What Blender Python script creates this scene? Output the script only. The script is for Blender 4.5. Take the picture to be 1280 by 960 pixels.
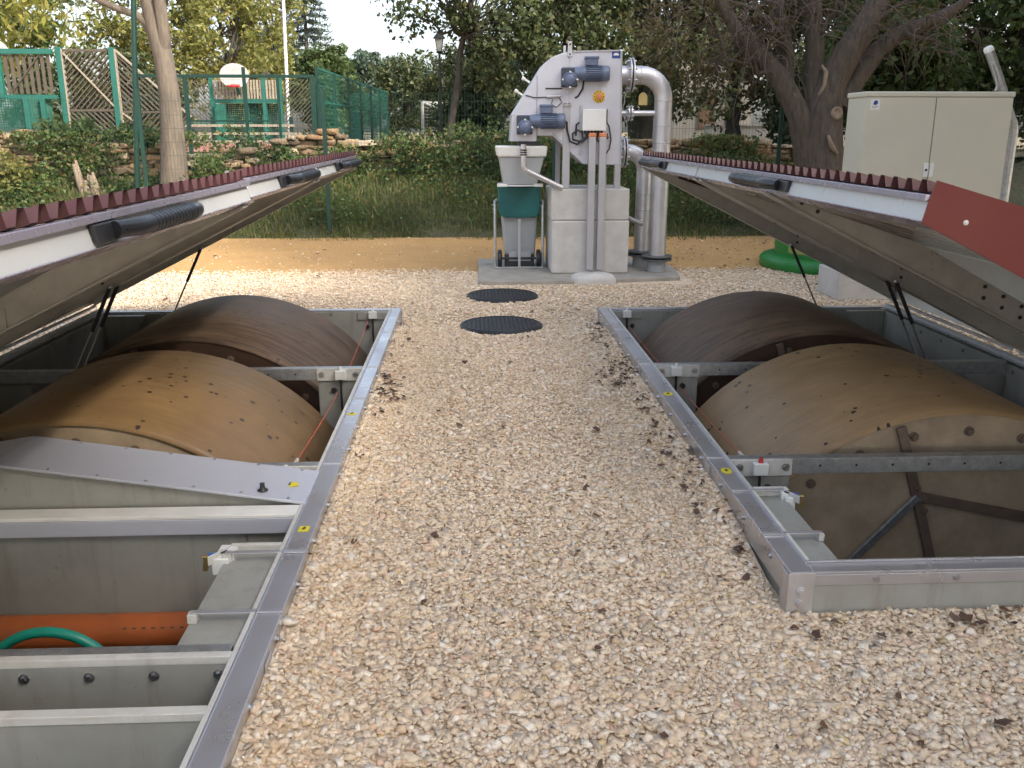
import bpy, bmesh, math, random
import numpy as np
from mathutils import Vector, Matrix

# ------------------------------------------------------------------ scene, camera, light
for o in list(bpy.data.objects):
    bpy.data.objects.remove(o)
S = bpy.context.scene
COL = S.collection
R = math.radians

cam_data = bpy.data.cameras.new("camera")
cam = bpy.data.objects.new("camera", cam_data)
COL.objects.link(cam)
cam_data.sensor_width = 36.0
cam_data.lens = 36.0 * 1130 / 1280
cam_data.clip_start = 0.05
cam_data.clip_end = 1500
cam.location = (0, 0, 1.6)
cam.rotation_euler = (R(90 - 15.576), 0, R(-2.538))
S.camera = cam

W = bpy.data.worlds.new("World")
S.world = W
W.use_nodes = True
nt = W.node_tree
nt.nodes.clear()
sky = nt.nodes.new("ShaderNodeTexSky")
sky.sky_type = 'NISHITA'
sky.sun_disc = False
SUN_EL, SUN_AZ = 37.0, 132.0           # azimuth from +Y (the view) towards +X
sky.sun_elevation = R(SUN_EL)
sky.sun_rotation = R(SUN_AZ)
sky.air_density = 1.0
sky.dust_density = 4.0
sky.ozone_density = 1.0
bg = nt.nodes.new("ShaderNodeBackground")
bg.inputs[1].default_value = 0.15
wo = nt.nodes.new("ShaderNodeOutputWorld")
hsv = nt.nodes.new("ShaderNodeHueSaturation")       # thin high haze: a paler sky than a clear blue one
hsv.inputs["Saturation"].default_value = 0.6
nt.links.new(sky.outputs[0], hsv.inputs["Color"])
nt.links.new(hsv.outputs[0], bg.inputs[0])
nt.links.new(bg.outputs[0], wo.inputs[0])

sun_d = bpy.data.lights.new("sun", 'SUN')
sun_d.energy = 2.0
sun_d.angle = R(4)
sun_d.color = (1.0, 0.93, 0.82)
sun = bpy.data.objects.new("sun", sun_d)
COL.objects.link(sun)
d = Vector((math.sin(R(SUN_AZ)) * math.cos(R(SUN_EL)), math.cos(R(SUN_AZ)) * math.cos(R(SUN_EL)), math.sin(R(SUN_EL))))
sun.rotation_euler = d.to_track_quat('Z', 'Y').to_euler()

vs = S.view_settings
vs.view_transform = 'Standard'
vs.look = 'None'
vs.exposure = 1.55
vs.gamma = 1.0
vs.use_curve_mapping = False
S.render.engine = 'CYCLES'
S.cycles.use_denoising = True
S.cycles.max_bounces = 8
S.cycles.transparent_max_bounces = 12

rng = np.random.default_rng(7)
random.seed(7)
def reseed(k):
    rng.bit_generator.state = np.random.default_rng(k).bit_generator.state

# ------------------------------------------------------------------ materials
MATS = {}

def nodes_of(name):
    m = bpy.data.materials.new(name)
    m.use_nodes = True
    t = m.node_tree
    t.nodes.clear()
    out = t.nodes.new("ShaderNodeOutputMaterial")
    b = t.nodes.new("ShaderNodeBsdfPrincipled")
    t.links.new(b.outputs[0], out.inputs[0])
    MATS[name] = m
    return m, t, b, out

def ramp(t, stops, interp='LINEAR'):
    r = t.nodes.new("ShaderNodeValToRGB")
    r.color_ramp.interpolation = interp
    e = r.color_ramp.elements
    while len(e) < len(stops):
        e.new(0.5)
    for k, (p, c) in enumerate(stops):
        e[k].position = p
        e[k].color = (c[0], c[1], c[2], 1)
    return r

def noise(t, scale, detail=6, rough=0.6, vec=None):
    n = t.nodes.new("ShaderNodeTexNoise")
    n.inputs["Scale"].default_value = scale
    n.inputs["Detail"].default_value = detail
    n.inputs["Roughness"].default_value = rough
    if vec is not None:
        t.links.new(vec, n.inputs["Vector"])
    return n

def coords(t, kind="Object"):
    c = t.nodes.new("ShaderNodeTexCoord")
    return c.outputs[kind]

def bump(t, b, height, strength=0.3, dist=0.01):
    bn = t.nodes.new("ShaderNodeBump")
    bn.inputs["Strength"].default_value = strength
    bn.inputs["Distance"].default_value = dist
    t.links.new(height, bn.inputs["Height"])
    t.links.new(bn.outputs[0], b.inputs["Normal"])
    return bn

def mix(t, fac, a, b, mode='MIX'):
    m = t.nodes.new("ShaderNodeMix")
    m.data_type = 'RGBA'
    m.blend_type = mode
    if isinstance(fac, (int, float)):
        m.inputs[0].default_value = fac
    else:
        t.links.new(fac, m.inputs[0])
    for i, v in ((6, a), (7, b)):
        if isinstance(v, tuple):
            m.inputs[i].default_value = (v[0], v[1], v[2], 1)
        else:
            t.links.new(v, m.inputs[i])
    return m.outputs[2]

def pbr(name, col, rough=0.5, metal=0.0, var=0.12, scale=4.0, bump_s=0.05, bump_scale=60.0, dirt=None, dirt_amt=0.35, stretch=None, spec=None, runs=None):
    """a painted, cast or metal surface with uneven tone, worn gloss and a little dirt"""
    m, t, b, out = nodes_of(name)
    v = coords(t)
    if stretch:
        mp = t.nodes.new("ShaderNodeMapping")
        mp.inputs["Scale"].default_value = stretch
        t.links.new(v, mp.inputs[0])
        v2 = mp.outputs[0]
    else:
        v2 = v
    n1 = noise(t, scale, 8, 0.65, v2)
    lo = tuple(c * (1 - var) for c in col)
    hi = tuple(min(1, c * (1 + var)) for c in col)
    r1 = ramp(t, [(0.3, lo), (0.7, hi)])
    t.links.new(n1.outputs[0], r1.inputs[0])
    colour = r1.outputs[0]
    if dirt:
        n2 = noise(t, scale * 2.3, 7, 0.62, v)
        r2 = ramp(t, [(0.40, (0, 0, 0)), (0.82, (dirt_amt * 1.3,) * 3)])
        t.links.new(n2.outputs[0], r2.inputs[0])
        colour = mix(t, r2.outputs[0], colour, dirt)
    if runs:                                   # rust and slime runs down the face, and splashes
        mp2 = t.nodes.new("ShaderNodeMapping")
        mp2.inputs["Scale"].default_value = (9, 9, 0.8)
        t.links.new(v, mp2.inputs[0])
        n5 = noise(t, 1.6, 8, 0.7, mp2.outputs[0])
        r5 = ramp(t, [(0.52, (0, 0, 0)), (0.80, (0.55, 0.55, 0.55))])
        t.links.new(n5.outputs[0], r5.inputs[0])
        colour = mix(t, r5.outputs[0], colour, runs)
        n6 = noise(t, 38, 3, 0.5, v)
        r6 = ramp(t, [(0.70, (0, 0, 0)), (0.76, (0.5, 0.5, 0.5))])
        t.links.new(n6.outputs[0], r6.inputs[0])
        colour = mix(t, r6.outputs[0], colour, runs)
    t.links.new(colour, b.inputs["Base Color"])
    n3 = noise(t, scale * 3, 6, 0.6, v2)
    r3 = ramp(t, [(0.3, (max(0.03, rough - 0.1),) * 3), (0.75, (min(1, rough + 0.12),) * 3)])
    t.links.new(n3.outputs[0], r3.inputs[0])
    t.links.new(r3.outputs[0], b.inputs["Roughness"])
    b.inputs["Metallic"].default_value = metal
    if spec is not None:
        b.inputs["Specular IOR Level"].default_value = spec
    if bump_s:
        n4 = noise(t, bump_scale, 5, 0.6, v2)
        bump(t, b, n4.outputs[0], bump_s, 0.01)
    return m

pbr("stainless", (0.62, 0.61, 0.63), 0.46, 0.85, 0.10, 3.0, 0.03, 90, (0.30, 0.28, 0.26), 0.25, (1, 6, 1))
pbr("stainless_rail", (0.54, 0.54, 0.57), 0.32, 0.75, 0.10, 1.4, 0)
pbr("galvanised", (0.50, 0.52, 0.54), 0.42, 0.85, 0.22, 26.0, 0.04, 70, (0.32, 0.29, 0.25), 0.4)
pbr("bolt_steel", (0.45, 0.45, 0.46), 0.35, 1.0)
pbr("grp_grey", (0.32, 0.32, 0.288), 0.42, 0, 0.08, 2.2, 0.04, 35, (0.19, 0.18, 0.15), 0.35, runs=(0.17, 0.14, 0.10))
pbr("grp_edge", (0.58, 0.57, 0.53), 0.45, 0, 0.08, 6, 0.03, 40, (0.38, 0.35, 0.30), 0.4, runs=(0.32, 0.28, 0.22))
pbr("grp_dark", (0.20, 0.195, 0.165), 0.5, 0, 0.15, 3, 0.05, 40, (0.09, 0.075, 0.05), 0.5)
pbr("panel_white", (0.56, 0.57, 0.565), 0.35, 0, 0.05, 2.5, 0.02, 30, (0.45, 0.43, 0.39), 0.16)
pbr("hood_panel", (0.47, 0.48, 0.54), 0.38, 0.1, 0.03, 2.5, 0.02, 40)
pbr("lid_ceiling", (0.80, 0.785, 0.72), 0.16, 0, 0.08, 1.6, 0.01, 10, (0.62, 0.57, 0.47), 0.35)
pbr("lid_rib", (0.43, 0.41, 0.365), 0.36, 0.2, 0.12, 3, 0.03, 40, (0.2, 0.17, 0.13), 0.4)
pbr("roof_maroon", (0.105, 0.036, 0.036), 0.42, 0, 0.10, 3, 0.03, 50, (0.16, 0.10, 0.09), 0.3)
pbr("fascia_red", (0.150, 0.026, 0.023), 0.45, 0, 0.06, 2, 0.02, 60, (0.17, 0.07, 0.06), 0.2)
pbr("trim_anodised", (0.42, 0.39, 0.47), 0.26, 0.45, 0.05, 3, 0)
pbr("black_rubber", (0.018, 0.019, 0.022), 0.34, 0, 0.2, 10, 0.05, 70)
pbr("black_plastic", (0.022, 0.022, 0.024), 0.45, 0, 0.2, 10, 0.03)
pbr("strut_black", (0.03, 0.03, 0.032), 0.35, 0.3)
pbr("flange_dark", (0.13, 0.135, 0.14), 0.5, 0.5, 0.15, 8)
pbr("plastic_white", (0.72, 0.72, 0.69), 0.4, 0, 0.05, 6, 0.02)
pbr("plastic_offwhite", (0.76, 0.75, 0.71), 0.5, 0, 0.05, 4, 0.03, 30, (0.42, 0.40, 0.34), 0.25)
pbr("motor_blue_shaded", (0.045, 0.055, 0.08), 0.5, 0.1)  # motor blue with the shadow on the gearbox body put into the colour
pbr("motor_blue", (0.125, 0.160, 0.245), 0.42, 0.1, 0.12, 8, 0.04, 60, (0.07, 0.08, 0.1), 0.4)
pbr("machine_skin", (0.60, 0.60, 0.66), 0.42, 0.45, 0.05, 1.6, 0.03, 40, (0.40, 0.39, 0.38), 0.25)
pbr("machine_leg", (0.47, 0.46, 0.47), 0.45, 0.4, 0.05, 3)
pbr("estop_yellow", (0.75, 0.46, 0.02), 0.4, 0, 0.05)
pbr("knob_red", (0.55, 0.03, 0.03), 0.4)
pbr("knob_blue", (0.02, 0.12, 0.42), 0.4)
pbr("orange_clip", (0.60, 0.22, 0.09), 0.5)
pbr("bin_grey", (0.37, 0.38, 0.385), 0.45, 0, 0.06, 4, 0.03, 60)
pbr("bin_green", (0.006, 0.125, 0.125), 0.38, 0, 0.10, 5, 0.03, 60, (0.03, 0.17, 0.16), 0.3)
pbr("container_green", (0.012, 0.185, 0.030), 0.4, 0, 0.12, 3, 0.03, 40, (0.05, 0.2, 0.06), 0.4)
pbr("container_ochre", (0.28, 0.30, 0.08), 0.6)
pbr("hose_green", (0.008, 0.235, 0.165), 0.35, 0, 0.08, 5)
pbr("pipe_orange", (0.40, 0.105, 0.030), 0.38, 0, 0.08, 3, 0.02, 40, (0.20, 0.07, 0.03), 0.4)
pbr("cord_red", (0.48, 0.10, 0.06), 0.6)
pbr("cord_white", (0.6, 0.55, 0.5), 0.7)
pbr("concrete", (0.55, 0.525, 0.49), 0.85, 0, 0.10, 3.5, 0.25, 60, (0.40, 0.37, 0.33), 0.5)
pbr("concrete_old", (0.34, 0.32, 0.28), 0.9, 0, 0.16, 3.0, 0.3, 45, (0.22, 0.19, 0.15), 0.7)
pbr("cabinet_beige", (0.55, 0.52, 0.415), 0.5, 0, 0.04, 1.5, 0.10, 160, (0.49, 0.46, 0.37), 0.25)
pbr("cabinet_seam", (0.06, 0.055, 0.045), 0.7)
pbr("cast_iron", (0.028, 0.029, 0.033), 0.45, 0.5, 0.3, 14, 0.35, 45, (0.07, 0.065, 0.06), 0.4)
pbr("sticker_yellow", (0.72, 0.60, 0.03), 0.45)
pbr("sticker_black", (0.02, 0.02, 0.02), 0.5)
pbr("sticker_blue", (0.03, 0.06, 0.24), 0.4)
pbr("brass", (0.45, 0.33, 0.13), 0.4, 0.8, 0.15, 20)
pbr("chrome", (0.7, 0.7, 0.7), 0.15, 1.0)
pbr("fence_green", (0.004, 0.034, 0.025), 0.45, 0, 0.10, 6)
pbr("court_green", (0.010, 0.105, 0.080), 0.5, 0, 0.15, 3, 0.03, 40, (0.03, 0.13, 0.10), 0.5)
pbr("court_mesh_green", (0.010, 0.105, 0.075), 0.55, 0, 0.15, 5)
pbr("wood_grey", (0.085, 0.068, 0.050), 0.8, 0, 0.25, 5, 0.2, 40, (0.06, 0.048, 0.036), 0.5)
pbr("wood_pale", (0.28, 0.245, 0.185), 0.75, 0, 0.2, 5, 0.1, 40)
pbr("court_white", (0.42, 0.41, 0.39), 0.5)
pbr("court_red", (0.30, 0.13, 0.10), 0.8, 0, 0.2, 3)
pbr("post_white", (0.68, 0.68, 0.66), 0.45)
pbr("iron_black", (0.02, 0.022, 0.024), 0.5)
pbr("house_wall", (0.62, 0.58, 0.52), 0.85, 0, 0.08, 2, 0.1, 30, (0.42, 0.36, 0.28), 0.3)
pbr("house_roof", (0.30, 0.13, 0.08), 0.85, 0, 0.2, 4, 0.2, 20)
pbr("shutter", (0.30, 0.18, 0.12), 0.7)
pbr("window_glass", (0.04, 0.05, 0.06), 0.1)
pbr("soil", (0.09, 0.07, 0.045), 0.95, 0, 0.3, 6, 0.4, 20)
pbr("pit_floor", (0.05, 0.042, 0.030), 0.12, 0, 0.3, 3, 0.05, 6)
pbr("tag_wood", (0.48, 0.36, 0.14), 0.6)

def stone_mat(name, stops, bump_s=0.4, bump_scale=90, rough=0.85):
    m, t, b, out = nodes_of(name)
    g = t.nodes.new("ShaderNodeNewGeometry")
    r = ramp(t, stops)
    t.links.new(g.outputs["Random Per Island"], r.inputs[0])
    n = noise(t, bump_scale * 0.6, 5, 0.6, coords(t))
    r2 = ramp(t, [(0.3, (0.80, 0.78, 0.76)), (0.7, (1.12, 1.12, 1.12))])
    t.links.new(n.outputs[0], r2.inputs[0])
    t.links.new(mix(t, 1.0, r.outputs[0], r2.outputs[0], 'MULTIPLY'), b.inputs["Base Color"])
    b.inputs["Roughness"].default_value = rough
    n4 = noise(t, bump_scale, 5, 0.65, coords(t))
    bump(t, b, n4.outputs[0], bump_s, 0.01)
    return m

GRAVEL = [(0.0, (0.70, 0.55, 0.37)), (0.18, (0.79, 0.65, 0.475)), (0.36, (0.62, 0.46, 0.30)), (0.5, (0.83, 0.71, 0.55)),
          (0.64, (0.70, 0.53, 0.365)), (0.78, (0.86, 0.78, 0.65)), (0.88, (0.55, 0.435, 0.32)), (0.94, (0.74, 0.51, 0.35)), (0.98, (0.40, 0.345, 0.285)), (1.0, (0.74, 0.56, 0.26))]
stone_mat("gravel_stone", GRAVEL, 0.25, 120, 0.8)
stone_mat("wall_stone", [(0.0, (0.22, 0.145, 0.075)), (0.2, (0.30, 0.205, 0.11)), (0.4, (0.13, 0.095, 0.06)), (0.55, (0.34, 0.25, 0.155)), (0.7, (0.25, 0.145, 0.07)), (0.85, (0.18, 0.15, 0.11)), (1.0, (0.42, 0.34, 0.24))], 0.8, 18, 0.9)
stone_mat("dead_leaf", [(0.0, (0.070, 0.038, 0.026)), (0.35, (0.12, 0.062, 0.038)), (0.6, (0.055, 0.032, 0.025)), (0.85, (0.17, 0.095, 0.05)), (1.0, (0.10, 0.075, 0.06))], 0.5, 60, 0.75)

def gravel_ground(name, cols, scale, bs=0.6):
    m, t, b, out = nodes_of(name)
    v = coords(t)
    vo = t.nodes.new("ShaderNodeTexVoronoi")
    vo.inputs["Scale"].default_value = scale
    t.links.new(v, vo.inputs["Vector"])
    sep = t.nodes.new("ShaderNodeSeparateColor")
    t.links.new(vo.outputs["Color"], sep.inputs[0])
    r = ramp(t, cols)
    t.links.new(sep.outputs[0], r.inputs[0])
    n = noise(t, 0.9, 8, 0.7, v)
    r2 = ramp(t, [(0.3, (0.84, 0.82, 0.80)), (0.72, (1.08, 1.06, 1.03))])
    t.links.new(n.outputs[0], r2.inputs[0])
    t.links.new(mix(t, 1.0, r.outputs[0], r2.outputs[0], 'MULTIPLY'), b.inputs["Base Color"])
    b.inputs["Roughness"].default_value = 0.9
    inv = t.nodes.new("ShaderNodeMath")
    inv.operation = 'MULTIPLY_ADD'
    inv.inputs[1].default_value = -1.0
    inv.inputs[2].default_value = 1.0
    t.links.new(vo.outputs["Distance"], inv.inputs[0])
    bump(t, b, inv.outputs[0], bs, 0.02)
    return m

gravel_ground("gravel_sheet", [(p, tuple(c * 0.92 for c in col)) for p, col in GRAVEL], 42)
gravel_ground("ochre_sheet", [(0.0, (0.47, 0.268, 0.092)), (0.4, (0.54, 0.33, 0.125)), (0.7, (0.41, 0.228, 0.078)), (1.0, (0.58, 0.39, 0.18))], 85, 0.5)
gravel_ground("terrace_earth", [(0.0, (0.20, 0.15, 0.09)), (0.5, (0.14, 0.13, 0.06)), (1.0, (0.26, 0.20, 0.13))], 9, 0.5)
gravel_ground("bank_earth", [(0.0, (0.05, 0.055, 0.022)), (0.5, (0.075, 0.065, 0.035)), (1.0, (0.035, 0.045, 0.018))], 14, 0.7)

def bark(name, lo, hi, sc=5.0, bs=0.8):
    m, t, b, out = nodes_of(name)
    v = coords(t)
    mp = t.nodes.new("ShaderNodeMapping")
    mp.inputs["Scale"].default_value = (3.0, 3.0, 0.55)
    t.links.new(v, mp.inputs[0])
    n = noise(t, sc, 10, 0.72, mp.outputs[0])
    r = ramp(t, [(0.32, lo), (0.68, hi)])
    t.links.new(n.outputs[0], r.inputs[0])
    n2 = noise(t, 1.3, 6, 0.7, v)
    r2 = ramp(t, [(0.45, (0, 0, 0)), (0.65, (0.6, 0.6, 0.6))])
    t.links.new(n2.outputs[0], r2.inputs[0])
    t.links.new(mix(t, r2.outputs[0], r.outputs[0], tuple(0.5 * (a + c) * 0.8 for a, c in zip(lo, hi))), b.inputs["Base Color"])
    b.inputs["Roughness"].default_value = 0.9
    bump(t, b, n.outputs[0], bs, 0.04)
    return m

bark("bark_pale", (0.085, 0.07, 0.056), (0.215, 0.175, 0.135), 4, 0.8)
bark("bark_gnarled", (0.042, 0.034, 0.027), (0.155, 0.124, 0.098), 7, 1.0)
bark("bark_dark", (0.035, 0.030, 0.025), (0.085, 0.07, 0.055), 6, 0.8)
pbr("dry_twig", (0.10, 0.076, 0.06), 0.85, 0, 0.2, 6)
pbr("dead_wood", (0.24, 0.185, 0.135), 0.85, 0, 0.25, 6, 0.3, 30)

def leaf_mat(name, stops, trans=0.45, rough=0.5):
    m, t, b, out = nodes_of(name)
    g = t.nodes.new("ShaderNodeNewGeometry")
    r = ramp(t, stops)
    t.links.new(g.outputs["Random Per Island"], r.inputs[0])
    n = noise(t, 0.8, 3, 0.5, coords(t))
    r2 = ramp(t, [(0.35, (0.72, 0.74, 0.72)), (0.65, (1.2, 1.18, 1.1))])
    t.links.new(n.outputs[0], r2.inputs[0])
    c = mix(t, 1.0, r.outputs[0], r2.outputs[0], 'MULTIPLY')
    t.links.new(c, b.inputs["Base Color"])
    b.inputs["Roughness"].default_value = rough
    b.inputs["Specular IOR Level"].default_value = 0.35
    tr = t.nodes.new("ShaderNodeBsdfTranslucent")
    t.links.new(c, tr.inputs[0])
    ms = t.nodes.new("ShaderNodeMixShader")
    ms.inputs[0].default_value = trans
    t.links.new(b.outputs[0], ms.inputs[1])
    t.links.new(tr.outputs[0], ms.inputs[2])
    t.links.new(ms.outputs[0], out.inputs[0])
    return m

leaf_mat("leaf_yellow", [(0, (0.208, 0.221, 0.046)), (0.35, (0.299, 0.286, 0.065)), (0.6, (0.130, 0.156, 0.039)), (0.8, (0.390, 0.325, 0.078)), (1, (0.247, 0.273, 0.091))], 0.5)
leaf_mat("leaf_gold", [(0, (0.213, 0.225, 0.062)), (0.4, (0.312, 0.300, 0.094)), (0.7, (0.138, 0.163, 0.053)), (1, (0.388, 0.325, 0.100))], 0.5)
leaf_mat("leaf_mid", [(0, (0.066, 0.108, 0.034)), (0.4, (0.096, 0.144, 0.050)), (0.7, (0.042, 0.066, 0.024)), (1, (0.120, 0.138, 0.048))], 0.4)
leaf_mat("leaf_blue", [(0, (0.069, 0.106, 0.075)), (0.5, (0.106, 0.144, 0.106)), (0.8, (0.050, 0.075, 0.056)), (1, (0.175, 0.200, 0.150))], 0.35)
leaf_mat("leaf_dark", [(0, (0.052, 0.072, 0.030)), (0.45, (0.084, 0.110, 0.044)), (0.75, (0.040, 0.054, 0.025)), (1, (0.173, 0.166, 0.064))], 0.35)
leaf_mat("leaf_olive", [(0, (0.090, 0.086, 0.036)), (0.45, (0.138, 0.120, 0.050)), (0.75, (0.060, 0.060, 0.029)), (1, (0.216, 0.150, 0.066))], 0.35)
leaf_mat("leaf_shrub", [(0, (0.091, 0.150, 0.044)), (0.45, (0.130, 0.189, 0.060)), (0.7, (0.058, 0.091, 0.033)), (0.9, (0.221, 0.208, 0.072)), (1, (0.234, 0.143, 0.065))], 0.4)
leaf_mat("leaf_needle", [(0, (0.03, 0.05, 0.04)), (0.6, (0.05, 0.075, 0.06)), (1, (0.09, 0.10, 0.075))], 0.2)
leaf_mat("grass_blade", [(0, (0.115, 0.169, 0.054)), (0.4, (0.169, 0.203, 0.074)), (0.65, (0.081, 0.115, 0.041)), (0.85, (0.284, 0.243, 0.108)), (1, (0.365, 0.284, 0.149))], 0.4)

def drum_mat(name, lo, hi, streak_dark, wet=0.3, spots=True, spot_amt=1.0, band=(.26, .74), streak=.85):
    """spun fibre wound drum: bands that run round the axis, stains and small dark holes"""
    m, t, b, out = nodes_of(name)
    v = coords(t)
    sp = t.nodes.new("ShaderNodeSeparateXYZ")
    t.links.new(v, sp.inputs[0])
    at = t.nodes.new("ShaderNodeMath")
    at.operation = 'ARCTAN2'
    t.links.new(sp.outputs[0], at.inputs[0])
    t.links.new(sp.outputs[2], at.inputs[1])
    def cyl(sa, sy):
        ma = t.nodes.new("ShaderNodeMath"); ma.operation = 'MULTIPLY'; ma.inputs[1].default_value = sa
        my = t.nodes.new("ShaderNodeMath"); my.operation = 'MULTIPLY'; my.inputs[1].default_value = sy
        t.links.new(at.outputs[0], ma.inputs[0]); t.links.new(sp.outputs[1], my.inputs[0])
        cb = t.nodes.new("ShaderNodeCombineXYZ")
        t.links.new(ma.outputs[0], cb.inputs[0]); t.links.new(my.outputs[0], cb.inputs[1])
        return cb.outputs[0]
    n1 = noise(t, 1.0, 9, 0.68, cyl(2.2, 16))
    r1 = ramp(t, [(band[0], lo), (0.5, tuple(0.5 * (a + c) for a, c in zip(lo, hi))), (band[1], hi)])
    t.links.new(n1.outputs[0], r1.inputs[0])
    n2 = noise(t, 1.0, 7, 0.7, cyl(5, 55))
    r2 = ramp(t, [(0.48, (0, 0, 0)), (0.70, (streak,) * 3)])
    t.links.new(n2.outputs[0], r2.inputs[0])
    c = mix(t, r2.outputs[0], r1.outputs[0], streak_dark)
    n5 = noise(t, 1.7, 6, 0.6, v)
    r5 = ramp(t, [(0.3, (0.74, 0.72, 0.70)), (0.7, (1.15, 1.15, 1.12))])
    t.links.new(n5.outputs[0], r5.inputs[0])
    c = mix(t, 1.0, c, r5.outputs[0], 'MULTIPLY')
    if spots:
        vo = t.nodes.new("ShaderNodeTexVoronoi")
        vo.inputs["Scale"].default_value = 1.0
        t.links.new(cyl(26, 17), vo.inputs["Vector"])
        lt = t.nodes.new("ShaderNodeMath"); lt.operation = 'LESS_THAN'; lt.inputs[1].default_value = 0.24
        t.links.new(vo.outputs["Distance"], lt.inputs[0])
        sc = t.nodes.new("ShaderNodeSeparateColor")
        t.links.new(vo.outputs["Color"], sc.inputs[0])
        vr = t.nodes.new("ShaderNodeMath"); vr.operation = 'MULTIPLY_ADD'; vr.inputs[1].default_value = 0.20; vr.inputs[2].default_value = 0.10
        t.links.new(sc.outputs[2], vr.inputs[0]); t.links.new(vr.outputs[0], lt.inputs[1])
        g2 = t.nodes.new("ShaderNodeMath"); g2.operation = 'GREATER_THAN'; g2.inputs[1].default_value = 0.56
        t.links.new(sc.outputs[1], g2.inputs[0])
        nn = noise(t, 2.4, 3, 0.5, v)
        g3 = t.nodes.new("ShaderNodeMath"); g3.operation = 'GREATER_THAN'; g3.inputs[1].default_value = 0.47
        t.links.new(nn.outputs[0], g3.inputs[0])
        m1 = t.nodes.new("ShaderNodeMath"); m1.operation = 'MULTIPLY'
        t.links.new(lt.outputs[0], m1.inputs[0]); t.links.new(g2.outputs[0], m1.inputs[1])
        m2 = t.nodes.new("ShaderNodeMath"); m2.operation = 'MULTIPLY'
        t.links.new(m1.outputs[0], m2.inputs[0]); t.links.new(g3.outputs[0], m2.inputs[1])
        m3 = t.nodes.new("ShaderNodeMath"); m3.operation = 'MULTIPLY'; m3.inputs[1].default_value = spot_amt
        t.links.new(m2.outputs[0], m3.inputs[0])
        c = mix(t, m3.outputs[0], c, (0.03, 0.018, 0.012))
    t.links.new(c, b.inputs["Base Color"])
    r6 = ramp(t, [(0.3, (wet,) * 3), (0.7, (wet + 0.25,) * 3)])
    t.links.new(n1.outputs[0], r6.inputs[0])
    t.links.new(r6.outputs[0], b.inputs["Roughness"])
    bump(t, b, n2.outputs[0], 0.25, 0.008)
    return m

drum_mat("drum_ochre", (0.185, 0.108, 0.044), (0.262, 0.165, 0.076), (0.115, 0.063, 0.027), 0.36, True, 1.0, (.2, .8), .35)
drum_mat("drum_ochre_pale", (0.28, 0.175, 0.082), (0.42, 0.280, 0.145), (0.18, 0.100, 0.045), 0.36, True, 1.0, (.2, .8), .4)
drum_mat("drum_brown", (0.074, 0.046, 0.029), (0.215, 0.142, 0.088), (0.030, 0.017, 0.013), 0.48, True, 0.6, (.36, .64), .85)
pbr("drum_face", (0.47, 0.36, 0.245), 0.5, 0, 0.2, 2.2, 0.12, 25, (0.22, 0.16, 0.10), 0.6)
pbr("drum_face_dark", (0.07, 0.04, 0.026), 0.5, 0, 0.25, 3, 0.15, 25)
pbr("rust_bar", (0.17, 0.12, 0.088), 0.6, 0.1, 0.25, 8, 0.1, 60)

# ------------------------------------------------------------------ mesh builder
def wloc(o):
    v = Vector((0, 0, 0))
    while o is not None:
        v += o.location
        o = o.parent
    return v

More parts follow.
